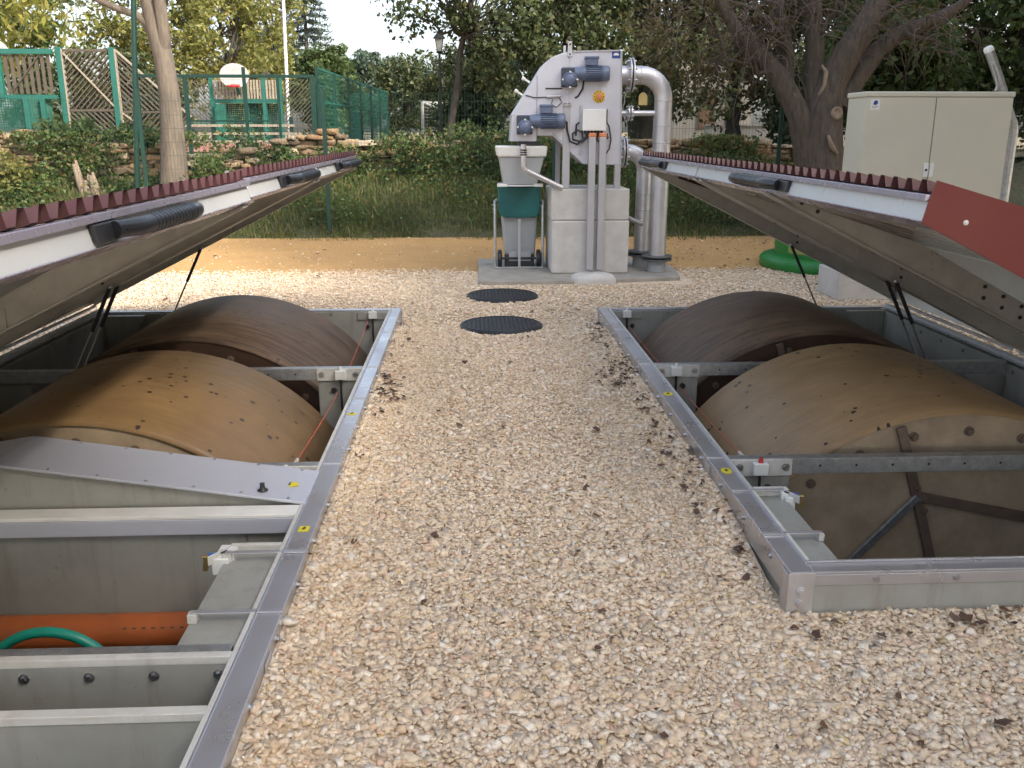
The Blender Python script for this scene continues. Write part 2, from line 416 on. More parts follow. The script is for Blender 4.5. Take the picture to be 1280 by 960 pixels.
class MB:
    def __init__(self):
        self.v, self.f, self.s = [], [], []

    def add(self, verts, faces, smooth=False):
        n = len(self.v)
        self.v.extend([tuple(p) for p in verts])
        self.f.extend([tuple(i + n for i in f) for f in faces])
        self.s.extend([smooth] * len(faces))
        return self

    def box(self, x0, x1, y0, y1, z0, z1):
        x0, x1 = min(x0, x1), max(x0, x1)
        y0, y1 = min(y0, y1), max(y0, y1)
        z0, z1 = min(z0, z1), max(z0, z1)
        v = [(x0, y0, z0), (x1, y0, z0), (x1, y1, z0), (x0, y1, z0), (x0, y0, z1), (x1, y0, z1), (x1, y1, z1), (x0, y1, z1)]
        return self.add(v, [(0, 3, 2, 1), (4, 5, 6, 7), (0, 1, 5, 4), (1, 2, 6, 5), (2, 3, 7, 6), (3, 0, 4, 7)])

    def obox(self, a, b, w, h, up=(0, 0, 1)):
        """a bar of section w x h from a to b"""
        a, b = Vector(a), Vector(b)
        t = (b - a).normalized()
        up = Vector(up)
        if abs(t.dot(up)) > 0.98:
            up = Vector((0, 1, 0))
        sx = t.cross(up).normalized() * (w / 2)
        sy = sx.cross(t).normalized() * (h / 2)
        v = [p + i * sx + j * sy for p in (a, b) for i, j in ((-1, -1), (1, -1), (1, 1), (-1, 1))]
        return self.add(v, [(0, 1, 2, 3), (7, 6, 5, 4), (0, 4, 5, 1), (1, 5, 6, 2), (2, 6, 7, 3), (3, 7, 4, 0)])

    def prism(self, poly, axis, a, b):
        """poly: 2-D outline; axis 'y' -> (x,z) outline from y=a to y=b, 'x' -> (y,z), 'z' -> (x,y)"""
        n = len(poly)
        def P(p, q):
            return {'y': (p[0], q, p[1]), 'x': (q, p[0], p[1]), 'z': (p[0], p[1], q)}[axis]
        v = [P(p, a) for p in poly] + [P(p, b) for p in poly]
        f = [tuple(range(n)), tuple(range(2 * n - 1, n - 1, -1))]
        f += [(i, i + n, (i + 1) % n + n, (i + 1) % n) for i in range(n)]
        return self.add(v, f)

    def cyl(self, a, b, r0, r1=None, seg=20, caps=True, smooth=True):
        r1 = r0 if r1 is None else r1
        a, b = Vector(a), Vector(b)
        t = (b - a).normalized()
        up = Vector((0, 0, 1)) if abs(t.z) < 0.9 else Vector((1, 0, 0))
        x = t.cross(up).normalized()
        y = t.cross(x)
        v = []
        for p, r in ((a, r0), (b, r1)):
            for k in range(seg):
                q = 2 * math.pi * k / seg
                v.append(p + float(r) * (math.cos(q) * x + math.sin(q) * y))
        self.add(v, [(k, (k + 1) % seg, (k + 1) % seg + seg, k + seg) for k in range(seg)], smooth)
        if caps:
            self.add(v[:seg], [tuple(range(seg - 1, -1, -1))])
            self.add(v[seg:], [tuple(range(seg))])
        return self

    def tube(self, pts, rad, seg=10, caps=True):
        pts = [Vector(p) for p in pts]
        if not hasattr(rad, '__len__'):
            rad = [rad] * len(pts)
        v, f = [], []
        prev = None
        for i, p in enumerate(pts):
            t = (pts[min(i + 1, len(pts) - 1)] - pts[max(i - 1, 0)]).normalized()
            if prev is None:
                up = Vector((0, 0, 1)) if abs(t.z) < 0.9 else Vector((1, 0, 0))
                x = t.cross(up).normalized()
            else:
                x = (prev - prev.dot(t) * t).normalized()
            prev = x
            y = t.cross(x)
            for k in range(seg):
                q = 2 * math.pi * k / seg
                v.append(p + float(rad[i]) * (math.cos(q) * x + math.sin(q) * y))
        for i in range(len(pts) - 1):
            for k in range(seg):
                f.append((i * seg + k, i * seg + (k + 1) % seg, (i + 1) * seg + (k + 1) % seg, (i + 1) * seg + k))
        self.add(v, f, True)
        if caps:
            self.add(v[:seg], [tuple(range(seg - 1, -1, -1))])
            self.add(v[-seg:], [tuple(range(seg))])
        return self

    def lathe(self, prof, c, axis=(0, 0, 1), seg=28):
        """prof: (radius, height along axis)"""
        ax = Vector(axis).normalized()
        up = Vector((0, 0, 1)) if abs(ax.z) < 0.9 else Vector((1, 0, 0))
        x = ax.cross(up).normalized()
        y = ax.cross(x)
        c = Vector(c)
        v = []
        for r, h in prof:
            for k in range(seg):
                q = 2 * math.pi * k / seg
                v.append(c + ax * float(h) + float(r) * (math.cos(q) * x + math.sin(q) * y))
        f = []
        for i in range(len(prof) - 1):
            for k in range(seg):
                f.append((i * seg + k, i * seg + (k + 1) % seg, (i + 1) * seg + (k + 1) % seg, (i + 1) * seg + k))
        return self.add(v, f, True)

    def bolt(self, p, axis, r=0.009, h=0.008):
        a = Vector(axis).normalized()
        p = Vector(p)
        self.cyl(p - a * 0.002, p + a * h * 0.35, r * 1.5, seg=12)
        self.cyl(p, p + a * h, r, seg=6, smooth=False)
        return self

    def pieces(self):
        """far-apart pieces of this shape, each to be an object of its own"""
        n = len(self.v)
        root = list(range(n))
        def find(i):
            while root[i] != i:
                root[i] = root[root[i]]
                i = root[i]
            return i
        for f in self.f:
            a = find(f[0])
            for k in f[1:]:
                root[find(k)] = a
        ids = {}
        for i in range(n):
            ids.setdefault(find(i), []).append(i)
        if len(ids) < 2 or len(ids) > 500:
            return [self]
        V = np.array(self.v, float)
        keys = list(ids)
        lo = np.array([V[ids[k]].min(0) for k in keys])
        hi = np.array([V[ids[k]].max(0) for k in keys])
        size = (hi - lo).max(1)
        gap = np.maximum(0, np.maximum(lo[:, None] - hi[None], lo[None] - hi[:, None]))
        near_ = np.sqrt((gap ** 2).sum(2)) <= np.maximum(.02, .5 * np.maximum(size[:, None], size[None]))
        grp = list(range(len(keys)))
        def gfind(i):
            while grp[i] != i:
                i = grp[i]
            return i
        for a, b in zip(*np.nonzero(np.triu(near_, 1))):
            ra, rb = gfind(a), gfind(b)
            if ra != rb:
                grp[rb] = ra
        roots = [gfind(i) for i in range(len(keys))]
        if len(set(roots)) == 1:
            return [self]
        where = {}
        for k, r_ in zip(keys, roots):
            for i in ids[k]:
                where[i] = r_
        out = []
        for r_ in sorted(set(roots)):
            idx = [i for i in range(n) if where[i] == r_]
            mp = {i: j for j, i in enumerate(idx)}
            q = MB()
            q.v = [self.v[i] for i in idx]
            for f, sm in zip(self.f, self.s):
                if f[0] in mp:
                    q.f.append(tuple(mp[i] for i in f))
                    q.s.append(sm)
            out.append(q)
        return out

    def build(self, name, mat, parent=None, bevel=0.0, origin=None, seg=2):
        if parent is not None:
            ps = self.pieces()
            if len(ps) > 1:
                return [p.build(name, mat, parent, bevel, origin, seg) for p in ps][0]
        me = bpy.data.meshes.new(name)
        org = Vector(origin) if origin is not None else (wloc(parent) if parent is not None else Vector((0, 0, 0)))
        me.from_pydata([tuple(Vector(p) - org) for p in self.v], [], self.f)
        me.polygons.foreach_set("use_smooth", self.s)
        bm = bmesh.new()
        bm.from_mesh(me)
        bmesh.ops.recalc_face_normals(bm, faces=bm.faces)
        bm.to_mesh(me)
        bm.free()
        me.materials.append(MATS[mat])
        o = bpy.data.objects.new(name, me)
        COL.objects.link(o)
        if parent is not None:
            o.parent = parent
            o.location = org - wloc(parent)
        else:
            o.location = org
        if bevel:
            bv = o.modifiers.new("bevel", 'BEVEL')
            bv.width = bevel
            bv.segments = seg
            bv.limit_method = 'ANGLE'
            bv.angle_limit = R(40)
        return o

def fast_mesh(name, V, F, mat, parent=None, origin=(0, 0, 0), smooth=False):
    """V (n,3) array, F (m,k) array of equal-sized faces"""
    me = bpy.data.meshes.new(name)
    V = np.asarray(V, dtype=np.float32) - np.asarray(origin, dtype=np.float32)
    F = np.asarray(F, dtype=np.int32)
    k = F.shape[1]
    me.vertices.add(len(V))
    me.vertices.foreach_set("co", V.ravel())
    me.loops.add(F.size)
    me.loops.foreach_set("vertex_index", F.ravel())
    me.polygons.add(len(F))
    me.polygons.foreach_set("loop_start", np.arange(0, F.size, k, dtype=np.int32))
    if smooth:
        me.polygons.foreach_set("use_smooth", np.ones(len(F), dtype=bool))
    me.update(calc_edges=True)
    me.materials.append(MATS[mat])
    o = bpy.data.objects.new(name, me)
    COL.objects.link(o)
    if parent is not None:
        o.parent = parent
        o.location = Vector(origin) - wloc(parent)
    else:
        o.location = origin
    return o

def tag(o, label, cat, group=None, kind=None):
    o["label"] = label
    o["category"] = cat
    if group:
        o["group"] = group
    if kind:
        o["kind"] = kind
    return o

def thing(name, loc, label, cat, group=None):
    o = bpy.data.objects.new(name, None)
    COL.objects.link(o)
    o.location = loc
    o.empty_display_size = 0.1
    return tag(o, label, cat, group)

def structure(o, label=None, cat=None):
    o["kind"] = "structure"
    if label:
        o["label"] = label
        o["category"] = cat
    return o

# ------------------------------------------------------------------ ground
LX, RX = -0.605, 1.07            # corridor edges of the left and right tank
TW = 2.53                        # tank width
L0, L1 = 0.9, 7.62               # left tank near and far end
R0, R1 = 2.745, 7.57             # right tank near and far end
LZ0, LZ1 = LX - TW, LX
RZ0, RZ1 = RX, RX + TW

def rects(xs, ys, skip):
    m = MB()
    for i in range(len(xs) - 1):
        for j in range(len(ys) - 1):
            cx, cy = (xs[i] + xs[i + 1]) / 2, (ys[j] + ys[j + 1]) / 2
            if not skip(cx, cy):
                m.add([(xs[i], ys[j], 0), (xs[i + 1], ys[j], 0), (xs[i + 1], ys[j + 1], 0), (xs[i], ys[j + 1], 0)], [(0, 1, 2, 3)])
    return m

in_l = lambda x, y: LZ0 < x < LZ1 and L0 < y < L1
in_r = lambda x, y: RZ0 < x < RZ1 and R0 < y < R1
g = rects([-80, LZ0 + .02, LZ1 - .02, RZ0 + .02, RZ1 - .02, 80], [-60, L0 + .02, R0 + .02, R1 - .02, L1 - .02, 10.6, 15.0],
          lambda x, y: in_l(x, y) or in_r(x, y))
structure(g.build("ground", "gravel_sheet"), "pale cream limestone gravel covering the yard between the tanks", "ground")

# ochre path with an uneven near edge
m = MB()
xs = np.linspace(-30, 30, 121)
def ochre_edge(x):
    return 10.65 + 0.10 * math.sin(x * 1.3) + 0.06 * math.sin(x * 3.7 + 1) + 0.12 * math.sin(x * 0.4)
for i in range(120):
    a, b = xs[i], xs[i + 1]
    m.add([(a, ochre_edge(a), .004), (b, ochre_edge(b), .004), (b, 14.75, .004), (a, 14.75, .004)], [(0, 1, 2, 3)])
structure(m.build("path", "ochre_sheet"), "ochre stabilised gravel path running across behind the machine", "path")

# bank in front of the walls and the terrace above
def bank_z(x, y):
    t = min(1, max(0, (y - 14.35) / 2.3))
    return -0.02 + (1.0 + 0.12 * math.sin(x * 0.7) + 0.08 * math.sin(x * 2.1 + y)) * t ** 0.8
m = MB()
nx, ny = 100, 12
bx = np.linspace(-22, 18, nx)
by = np.linspace(14.3, 17.2, ny)
vv = [(x, y, bank_z(x, y) + 0.03 * math.sin(x * 9 + y * 7)) for y in by for x in bx]
m.add(vv, [(j * nx + i, j * nx + i + 1, (j + 1) * nx + i + 1, (j + 1) * nx + i) for j in range(ny - 1) for i in range(nx - 1)], True)
structure(m.build("bank", "bank_earth"), "earth bank under the shrubs behind the ochre path", "bank")
m = MB()
m.add([(-400, 16.7, 1.18), (400, 16.7, 1.18), (400, 26, 1.15), (-400, 26, 1.15), (400, 900, 1.1), (-400, 900, 1.1)], [(0, 1, 2, 3), (3, 2, 4, 5)])
structure(m.build("terrace", "terrace_earth"), "raised earth terrace behind the retaining walls", "terrace")
m = MB()
m.add([(-11.5, 20.2, 1.19), (-3.6, 20.2, 1.19), (-3.2, 37, 1.19), (-11.5, 37, 1.19)], [(0, 1, 2, 3)])
structure(m.build("court_floor", "court_red"), "dull red playing surface of the sports court", "court floor")

# ------------------------------------------------------------------ gravel stones
def stones(P, size, lod):
    if lod == 2:
        base = np.array([(-1, -1, -1), (1, -1, -1), (1, 1, -1), (-1, 1, -1), (-1, -1, 1), (1, -1, 1), (1, 1, 1), (-1, 1, 1)], float) * .72
        F = np.array([(0, 3, 2), (0, 2, 1), (4, 5, 6), (4, 6, 7), (0, 1, 5), (0, 5, 4), (1, 2, 6), (1, 6, 5), (2, 3, 7), (2, 7, 6), (3, 0, 4), (3, 4, 7)])
    elif lod == 0:
        t = (1 + 5 ** 0.5) / 2
        base = np.array([(-1, t, 0), (1, t, 0), (-1, -t, 0), (1, -t, 0), (0, -1, t), (0, 1, t), (0, -1, -t), (0, 1, -t), (t, 0, -1), (t, 0, 1), (-t, 0, -1), (-t, 0, 1)], float)
        base /= np.linalg.norm(base[0])
        F = np.array([(0, 11, 5), (0, 5, 1), (0, 1, 7), (0, 7, 10), (0, 10, 11), (1, 5, 9), (5, 11, 4), (11, 10, 2), (10, 7, 6), (7, 1, 8), (3, 9, 4), (3, 4, 2), (3, 2, 6), (3, 6, 8), (3, 8, 9), (4, 9, 5), (2, 4, 11), (6, 2, 10), (8, 6, 7), (9, 8, 1)])
    else:
        base = np.array([(1, 0, 0), (-1, 0, 0), (0, 1, 0), (0, -1, 0), (0, 0, 1), (0, 0, -1)], float)
        F = np.array([(0, 2, 4), (2, 1, 4), (1, 3, 4), (3, 0, 4), (2, 0, 5), (1, 2, 5), (3, 1, 5), (0, 3, 5)])
    n, k = len(P), len(base)
    V = np.repeat(base[None], n, 0) * (1 + rng.uniform(-0.32, 0.32, (n, k, 1))) + rng.normal(0, 0.20 if lod == 2 else 0.12, (n, k, 3))
    sc = np.stack([rng.uniform(0.75, 1.25, n), rng.uniform(0.55, 0.95, n), rng.uniform(0.27, 0.58, n)], 1)
    V *= sc[:, None, :]
    ax = rng.uniform(-0.42, 0.42, (n, 2))
    az = rng.uniform(0, 2 * np.pi, n)
    def rot(i, j, a):
        c, s = np.cos(a)[:, None], np.sin(a)[:, None]
        x, y = V[:, :, i].copy(), V[:, :, j].copy()
        V[:, :, i] = c * x - s * y
        V[:, :, j] = s * x + c * y
    rot(0, 1, az); rot(1, 2, ax[:, 0]); rot(0, 2, ax[:, 1]); 
    V = V * size[:, None, None] + P[:, None, :]
    FF = (F[None] + (np.arange(n) * k)[:, None, None]).reshape(-1, 3)
    return V.reshape(-1, 3), FF

def scatter(x0, x1, y0, y1, dens):
    n = int((x1 - x0) * (y1 - y0) * dens)
    return np.stack([rng.uniform(x0, x1, n), rng.uniform(y0, y1, n)], 1)

near = np.concatenate([scatter(LX + .012, RX - .012, 1.5, 4.3, 8200), scatter(RX - .012, 3.1, 1.4, R0 - .006, 7600), scatter(LX + .012, RX - .012, 4.3, 7.6, 5200)])
far = np.concatenate([scatter(-4.6, 5.2, 7.63, 9.7, 1700), scatter(-4.6, 0.05, 9.7, 10.72, 1300), scatter(2.45, 5.4, 9.7, 10.72, 1300), scatter(-5, 0, 10.7, 10.95, 420), scatter(2.4, 5.5, 10.7, 10.95, 420), scatter(-6, 7, 10.9, 14.4, 16), scatter(3.65, 6.2, 5.5, 7.6, 900), scatter(-4.2, -3.2, 5.5, 7.6, 900)])
def cover_ok(P):
    keep = np.ones(len(P), bool)
    for cx, cy, r in ((0.243, 7.57, 0.355), (0.30, 9.02, 0.365)):
        keep &= np.hypot(P[:, 0] - cx + 0.02 * np.sin(9 * P[:, 1]), P[:, 1] - cy + .02 * np.sin(11 * P[:, 0])) > r
    return keep
near = near[cover_ok(near)]
far = far[cover_ok(far)]
far = far[~((far[:, 0] > 0.02) & (far[:, 0] < 2.45) & (far[:, 1] > 9.68))]
far = far[~((far[:, 0] > 3.55) & (far[:, 0] < 5.3) & (far[:, 1] > 8.62) & (far[:, 1] < 9.2))]
sz = np.clip(rng.lognormal(math.log(0.0098), 0.40, len(near)), 0.005, 0.024)
def berm(x, y):
    """gravel is raked up against the tank rims along the corridor"""
    w = 1 + .25 * np.sin(y * 2.7) + .2 * np.sin(y * 6.1 + 1)
    hl = .108 * np.exp(-(np.maximum(0, x - LX) / (.135 * w)) ** 2)
    hr = .092 * np.exp(-(np.maximum(0, RX - x) / (.135 * w)) ** 2) * np.clip((y - R0 - .10) / .7, 0, 1)
    return np.where((x > LX) & (x < RX), (hl + hr) * np.clip((7.62 - y) / .6, 0.25, 1), 0.0)
Pn = np.column_stack([near, rng.uniform(0.000, 0.009, len(near)) + berm(near[:, 0], near[:, 1])])
Pn = Pn[rng.permutation(len(Pn))]
half = len(Pn) * 2 // 5
V0, F0 = stones(Pn[:half], sz[:half], 0)
V1, F1 = stones(Pn[half:], sz[half:], 2)
F1 = np.concatenate([F0, F1 + len(V0)])
V1 = np.concatenate([V0, V1])
sz2 = np.clip(rng.lognormal(math.log(0.0165), 0.3, len(far)), 0.008, 0.03)
V2, F2 = stones(np.column_stack([far, rng.uniform(0, 0.012, len(far))]), sz2, 1)
bx_ = np.concatenate([np.linspace(LX + .001, LX + .38, 12), np.linspace(RX - .38, RX - .001, 12)])
by_ = np.linspace(.9, 7.6, 140)
gx_, gy_ = np.meshgrid(bx_, by_)
gz_ = berm(gx_, gy_) + .003
idx_ = np.arange(len(bx_) * len(by_)).reshape(len(by_), len(bx_))
qf = []
for c0, c1 in ((0, 11), (12, 23)):
    qf.append(np.stack([idx_[:-1, c0:c1], idx_[:-1, c0 + 1:c1 + 1], idx_[1:, c0 + 1:c1 + 1], idx_[1:, c0:c1]], -1).reshape(-1, 4))
structure(fast_mesh("ground_edge", np.stack([gx_.ravel(), gy_.ravel(), gz_.ravel()], 1), np.concatenate(qf), "gravel_sheet", None, (0, 0, 0), True), "gravel raked up against the rims of the two tanks", "ground")
gs = fast_mesh("gravel", np.concatenate([V1, V2]), np.concatenate([F1, F2 + len(V1)]), "gravel_stone")
tag(gs, "loose cream limestone chippings lying over the yard", "gravel", kind="stuff")

# fallen leaves and twigs
def litter(P, size, zoff):
    n = len(P)
    k = 7
    a = np.linspace(0, 2 * np.pi, k, endpoint=False)
    rr = rng.uniform(0.45, 1.0, (n, k))
    V = np.zeros((n, k + 1, 3))
    th = rng.uniform(0, 2 * np.pi, n)
    el = rng.uniform(0.35, 0.9, n)
    lx, ly = rr * np.cos(a), rr * np.sin(a) * el[:, None]
    c, s = np.cos(th)[:, None], np.sin(th)[:, None]
    V[:, 1:, 0] = (c * lx - s * ly) * size[:, None]
    V[:, 1:, 1] = (s * lx + c * ly) * size[:, None]
    V[:, 1:, 2] = rng.uniform(-0.1, 0.55, (n, k)) * size[:, None]
    V[:, 0, 2] = 0.1 * size
    V += np.column_stack([P, np.full(n, zoff) + berm(P[:, 0], P[:, 1])])[:, None, :]
    F = np.array([(0, i + 1, (i + 1) % k + 1) for i in range(k)])
    return V.reshape(-1, 3), (F[None] + (np.arange(n) * (k + 1))[:, None, None]).reshape(-1, 3)
P = np.concatenate([scatter(-0.55, 1.02, 1.6, 7.5, 9), scatter(1.1, 2.6, 1.5, 2.7, 11), scatter(-4, 5, 7.7, 10.6, 5), scatter(2.3, 7, 10.6, 14.4, 42), scatter(-6, 2, 10.7, 14.5, 2.5)])
def heap(cx, cy, sx, sy, n):
    return np.column_stack([rng.normal(cx, sx, n), rng.normal(cy, sy, n)])
P2 = np.concatenate([heap(1.0, 6.9, .05, .45, 90), heap(0.98, 5.75, .07, .22, 110), heap(0.99, 4.6, .04, .5, 60), heap(0.98, 3.5, .05, .4, 40), heap(-0.5, 5.25, .06, .22, 60), heap(-0.53, 6.4, .04, .6, 30)])
P2 = P2[(P2[:, 0] < RX - .015) & (P2[:, 0] > LX + .02)]
P3 = heap(1.9, 2.62, .35, .05, 45)
P3 = P3[P3[:, 1] < R0 - .03]
P = np.concatenate([P, P2, P3])
sz = np.clip(rng.lognormal(math.log(0.017), 0.42, len(P)), 0.007, 0.038)
V, F = litter(P, sz, 0.018)
tag(fast_mesh("leaf_litter", V, F, "dead_leaf"), "dark dry fallen leaves scattered over the gravel", "leaf litter", kind="stuff")

# ------------------------------------------------------------------ treatment tanks
FT = 0.157       # height of the rim above the gravel
HING = (TW, 0.22)

def tank(side, y0, y1, label, leaves, drums, name="treatment_tank"):
    """side +1: right tank, u grows to the right; -1: left tank, u grows to the left"""
    X = (lambda u: RX + u) if side > 0 else (lambda u: LX - u)
    root = thing(name, (X(TW / 2), (y0 + y1) / 2, 0), label, "treatment tank")
    # hull walls (upper side of each wall shows as a pale cut edge)
    PIT = -1.25
    m = MB()
    m.box(X(0.012), X(0.080), y0 + .03, y1 - .03, PIT, FT - .022)
    m.box(X(TW - .10), X(TW - .012), y0 + .03, y1 - .03, PIT, FT - .022)
    m.build("side_wall", "grp_grey", root, 0.003)
    m = MB()
    m.box(X(0.082), X(TW - .102), y1 - .09, y1 - .03, PIT, FT - .012)
    # moulded gusset fold in the far outer corner
    m.prism([(X(TW - .103), FT - .02), (X(TW - .42), FT - .02), (X(TW - .103), -0.55)], 'y', y1 - .16, y1 - .093)
    m.build("end_wall", "grp_grey", root, 0.003)
    m = MB()
    m.box(X(0.014), X(TW - .014), y0 + .002, y0 + .075, PIT, FT - .045)
    m.build("front_wall", "grp_grey", root, 0.003)
    m = MB()
    m.box(X(0.0), X(TW), y0 + .08, y1 - .1, PIT - .05, PIT)
    m.build("floor", "pit_floor", root)
    # stainless rim: folded channel, top plate and outer apron
    def rail(a, b, top_w, apron, nm):
        m = MB()
        m.box(X(a), X(b), y0, y1, FT - .008, FT)
        m.box(X(a), X(a + .004 if a < 1 else a + .004), y0, y1, FT - apron, FT - .0085)
        return m
    m = MB()
    m.box(X(0), X(.081), y0, y1, FT - .010, FT)
    m.box(X(0), X(.004), y0 + .002, y1 - .002, FT - .105, FT - .0105)
    m.box(X(.073), X(.081), y0 + .06, y1 - .06, FT + .0005, FT + .006)
    m.build("rim_rail", "stainless_rail", root, 0.003)
    m = MB()
    m.box(X(TW - .081), X(TW), y0, y1, FT - .010, FT)
    m.box(X(TW - .004), X(TW), y0 + .002, y1 - .002, FT - .09, FT - .0105)
    m.build("rim_rail", "stainless_rail", root, 0.003)
    m = MB()
    m.box(X(TW - .07), X(TW - .02), y0 + .05, y1 - .05, FT + .0008, FT + .024)
    m.build("hinge_strip", "panel_white", root, 0.003)
    m = MB()
    m.box(X(.0815), X(TW - .0815), y1 - .075, y1, FT - .010, FT - .001)
    m.box(X(.0815), X(TW - .0815), y1 - .003, y1, FT - .10, FT - .0105)
    m.build("rim_rail", "stainless_rail", root, 0.003)
    m = MB()
    m.box(X(.0815), X(TW - .0815), y0, y0 + .075, FT - .010, FT - .001)
    m.box(X(.0815), X(TW - .0815), y0 - .002, y0 + .002, FT - .052, FT - .0105)
    m.box(X(.0815), X(TW - .0815), y0 + .066, y0 + .075, FT, FT + .008)
    m.build("rim_rail", "stainless_rail", root, 0.003)
    # pale cut edge of the GRP inside the inner rim
    m = MB()
    m.box(X(.0815), X(.097), y0 + .08, y1 - .09, FT - .06, FT + .004)
    m.build("rim_edge", "grp_edge", root, 0.002)
    # corner brackets
    for yy, d in ((y0, -1), (y1, 1)):
        m = MB()
        m.box(X(-.006), X(.085), yy + d * .006, yy + d * .0025, 0.0, FT - .002)
        m.box(X(-.006), X(-.0015), yy + d * .0025, yy - d * .07, 0.0, FT - .012)
        for z in (.045, .085):
            m.bolt((X(.04), yy + d * .006, z), (0, d, 0), .012, .012)
        m.build("corner_bracket", "stainless", root, 0.002)
    # side brackets along the corridor and bolts
    m = MB()
    k = y0 + .2
    while k < y1 - .1:
        m.bolt((X(0), k, FT - .035), (-side, 0, 0), .008, .010)
        k += .34
    k = .3
    while k < TW - .1:
        m.bolt((X(k), y0 - .002, FT - .03), (0, -1, 0), .008, .010)
        m.bolt((X(k), y1 - .09, FT - .03), (0, -1, 0), .009, .010)
        k += .28
    k = y0 + .3
    while k < y1 - .2:
        for z in (FT - .06, -.12):
            m.bolt((X(TW - .10), k, z), (-side, 0, 0), .009, .008)
        k += .31
    m.build("bolt", "bolt_steel", root)
    m = MB()
    for yy in (3.86, 5.6) + ((2.34,) if side < 0 else ()):
        m.box(X(-.005), X(-.001), yy - .05, yy + .03, 0.0, FT - .02)
    m.build("side_bracket", "stainless", root, 0.002)
    # rim joints: thin cover straps
    m = MB()
    for yy in (y0 + .28, 3.865, 5.61) + ((4.9,) if side < 0 else ()) + ((6.65,)):
        m.box(X(-.003), X(.085), yy, yy + .018, FT - .012, FT + .0035)
    m.build("cover_strap", "stainless", root, 0.001)

    # cross beams between the bays
    for yb in (3.84, 5.585):
        b = MB()
        b.box(X(.097), X(TW - .11), yb, yb + .008, FT - .075, FT)
        b.box(X(.097), X(TW - .11), yb + .0085, yb + .06, FT - .008, FT)
        beam = b.build("cross_beam", "galvanised", root, 0.002)
        h = MB()
        for k in range(9):
            h.cyl((X(.52 + .17 * k), yb - .0012, FT - .036), (X(.52 + .17 * k), yb + .003, FT - .036), .006, seg=10)
        h.build("beam_hole", "sticker_black", beam)
        p = MB()
        p.box(X(.0975), X(.385), yb - .012, yb - .0008, FT - .078, FT + .003)
        pl = p.build("bracket_plate", "grp_edge", root, 0.002)
        p = MB()
        for u in (.14, .355):
            p.bolt((X(u), yb - .012, FT - .035), (0, -1, 0), .012, .012)
        p.build("bolt", "bolt_steel", pl)
        p = MB()
        p.box(X(.0975), X(.38), yb + .001, yb + .045, -.9, FT - .08)
        p.box(X(TW - .36), X(TW - .103), yb + .012, yb + .05, -.9, FT - .10)
        p.build("bay_pillar", "grp_grey", root, 0.003)
        switch(root, X, .232, yb - .012, side > 0 and yb < 5)
    # switch on the far end wall
    p = MB()
    p.box(X(.11), X(.36), y1 - .104, y1 - .0915, FT - .078, FT - .014)
    pl = p.build("bracket_plate", "grp_grey", root, 0.002)
    switch(root, X, .232, y1 - .104, False)

    # drums
    for (ya, yb, mt, fm, lab) in drums:
        drum(root, X, ya, yb, mt, fm, lab)

    # lids
    for i, (ya, yb, near_red, hand) in enumerate(leaves):
        lid(root, X, side, ya, yb, near_red, hand, y0, R(.25) if side < 0 and i == 0 else 0)
    # gas struts: (u, z) below and above
    for ys in (7.42, 5.64, 5.50):
        st = MB()
        a, b2 = Vector((X(1.88), ys, .10)), Vector((X(1.575), ys, .70))
        mid = a.lerp(b2, .55)
        st.cyl(mid, b2, .012, seg=12)
        s1 = st.build("gas_strut", "strut_black", root)
        st = MB()
        st.cyl(a, mid, .007, seg=10)
        st.build("strut_rod", "bolt_steel", s1)
        st = MB()
        st.lathe([(0, -.015), (.012, -.012), (.015, 0), (.012, .012), (0, .015)], a, (0, 1, 0), 12)
        st.lathe([(0, -.015), (.012, -.012), (.015, 0), (.012, .012), (0, .015)], b2, (0, 1, 0), 12)
        st.build("ball_joint", "bolt_steel", s1)
    return root, X

def switch(root, X, u, y, red=True):
    m = MB()
    m.box(X(u - .035), X(u + .035), y - .035, y - .0005, FT - .065, FT - .005)
    sw = m.build("limit_switch", "plastic_white", root, 0.005)
    m = MB()
    m.cyl((X(u), y - .018, FT - .0055), (X(u), y - .018, FT + .018), .012, .009, seg=12)
    m.build("switch_lever", "knob_red" if red else "plastic_white", sw)
    m = MB()
    m.tube([(X(u), y - .018, FT - .064), (X(u + .002), y - .016, FT - .2), (X(u - .01), y - .012, FT - .5)], .007, 8)
    m.build("switch_cable", "black_plastic", sw)
    m = MB()
    m.cyl((X(u + .05), y - .002, FT - .14), (X(u + .05), y + .02, FT - .14), .018, seg=16)
    m.build("cable_gland", "black_plastic", sw)

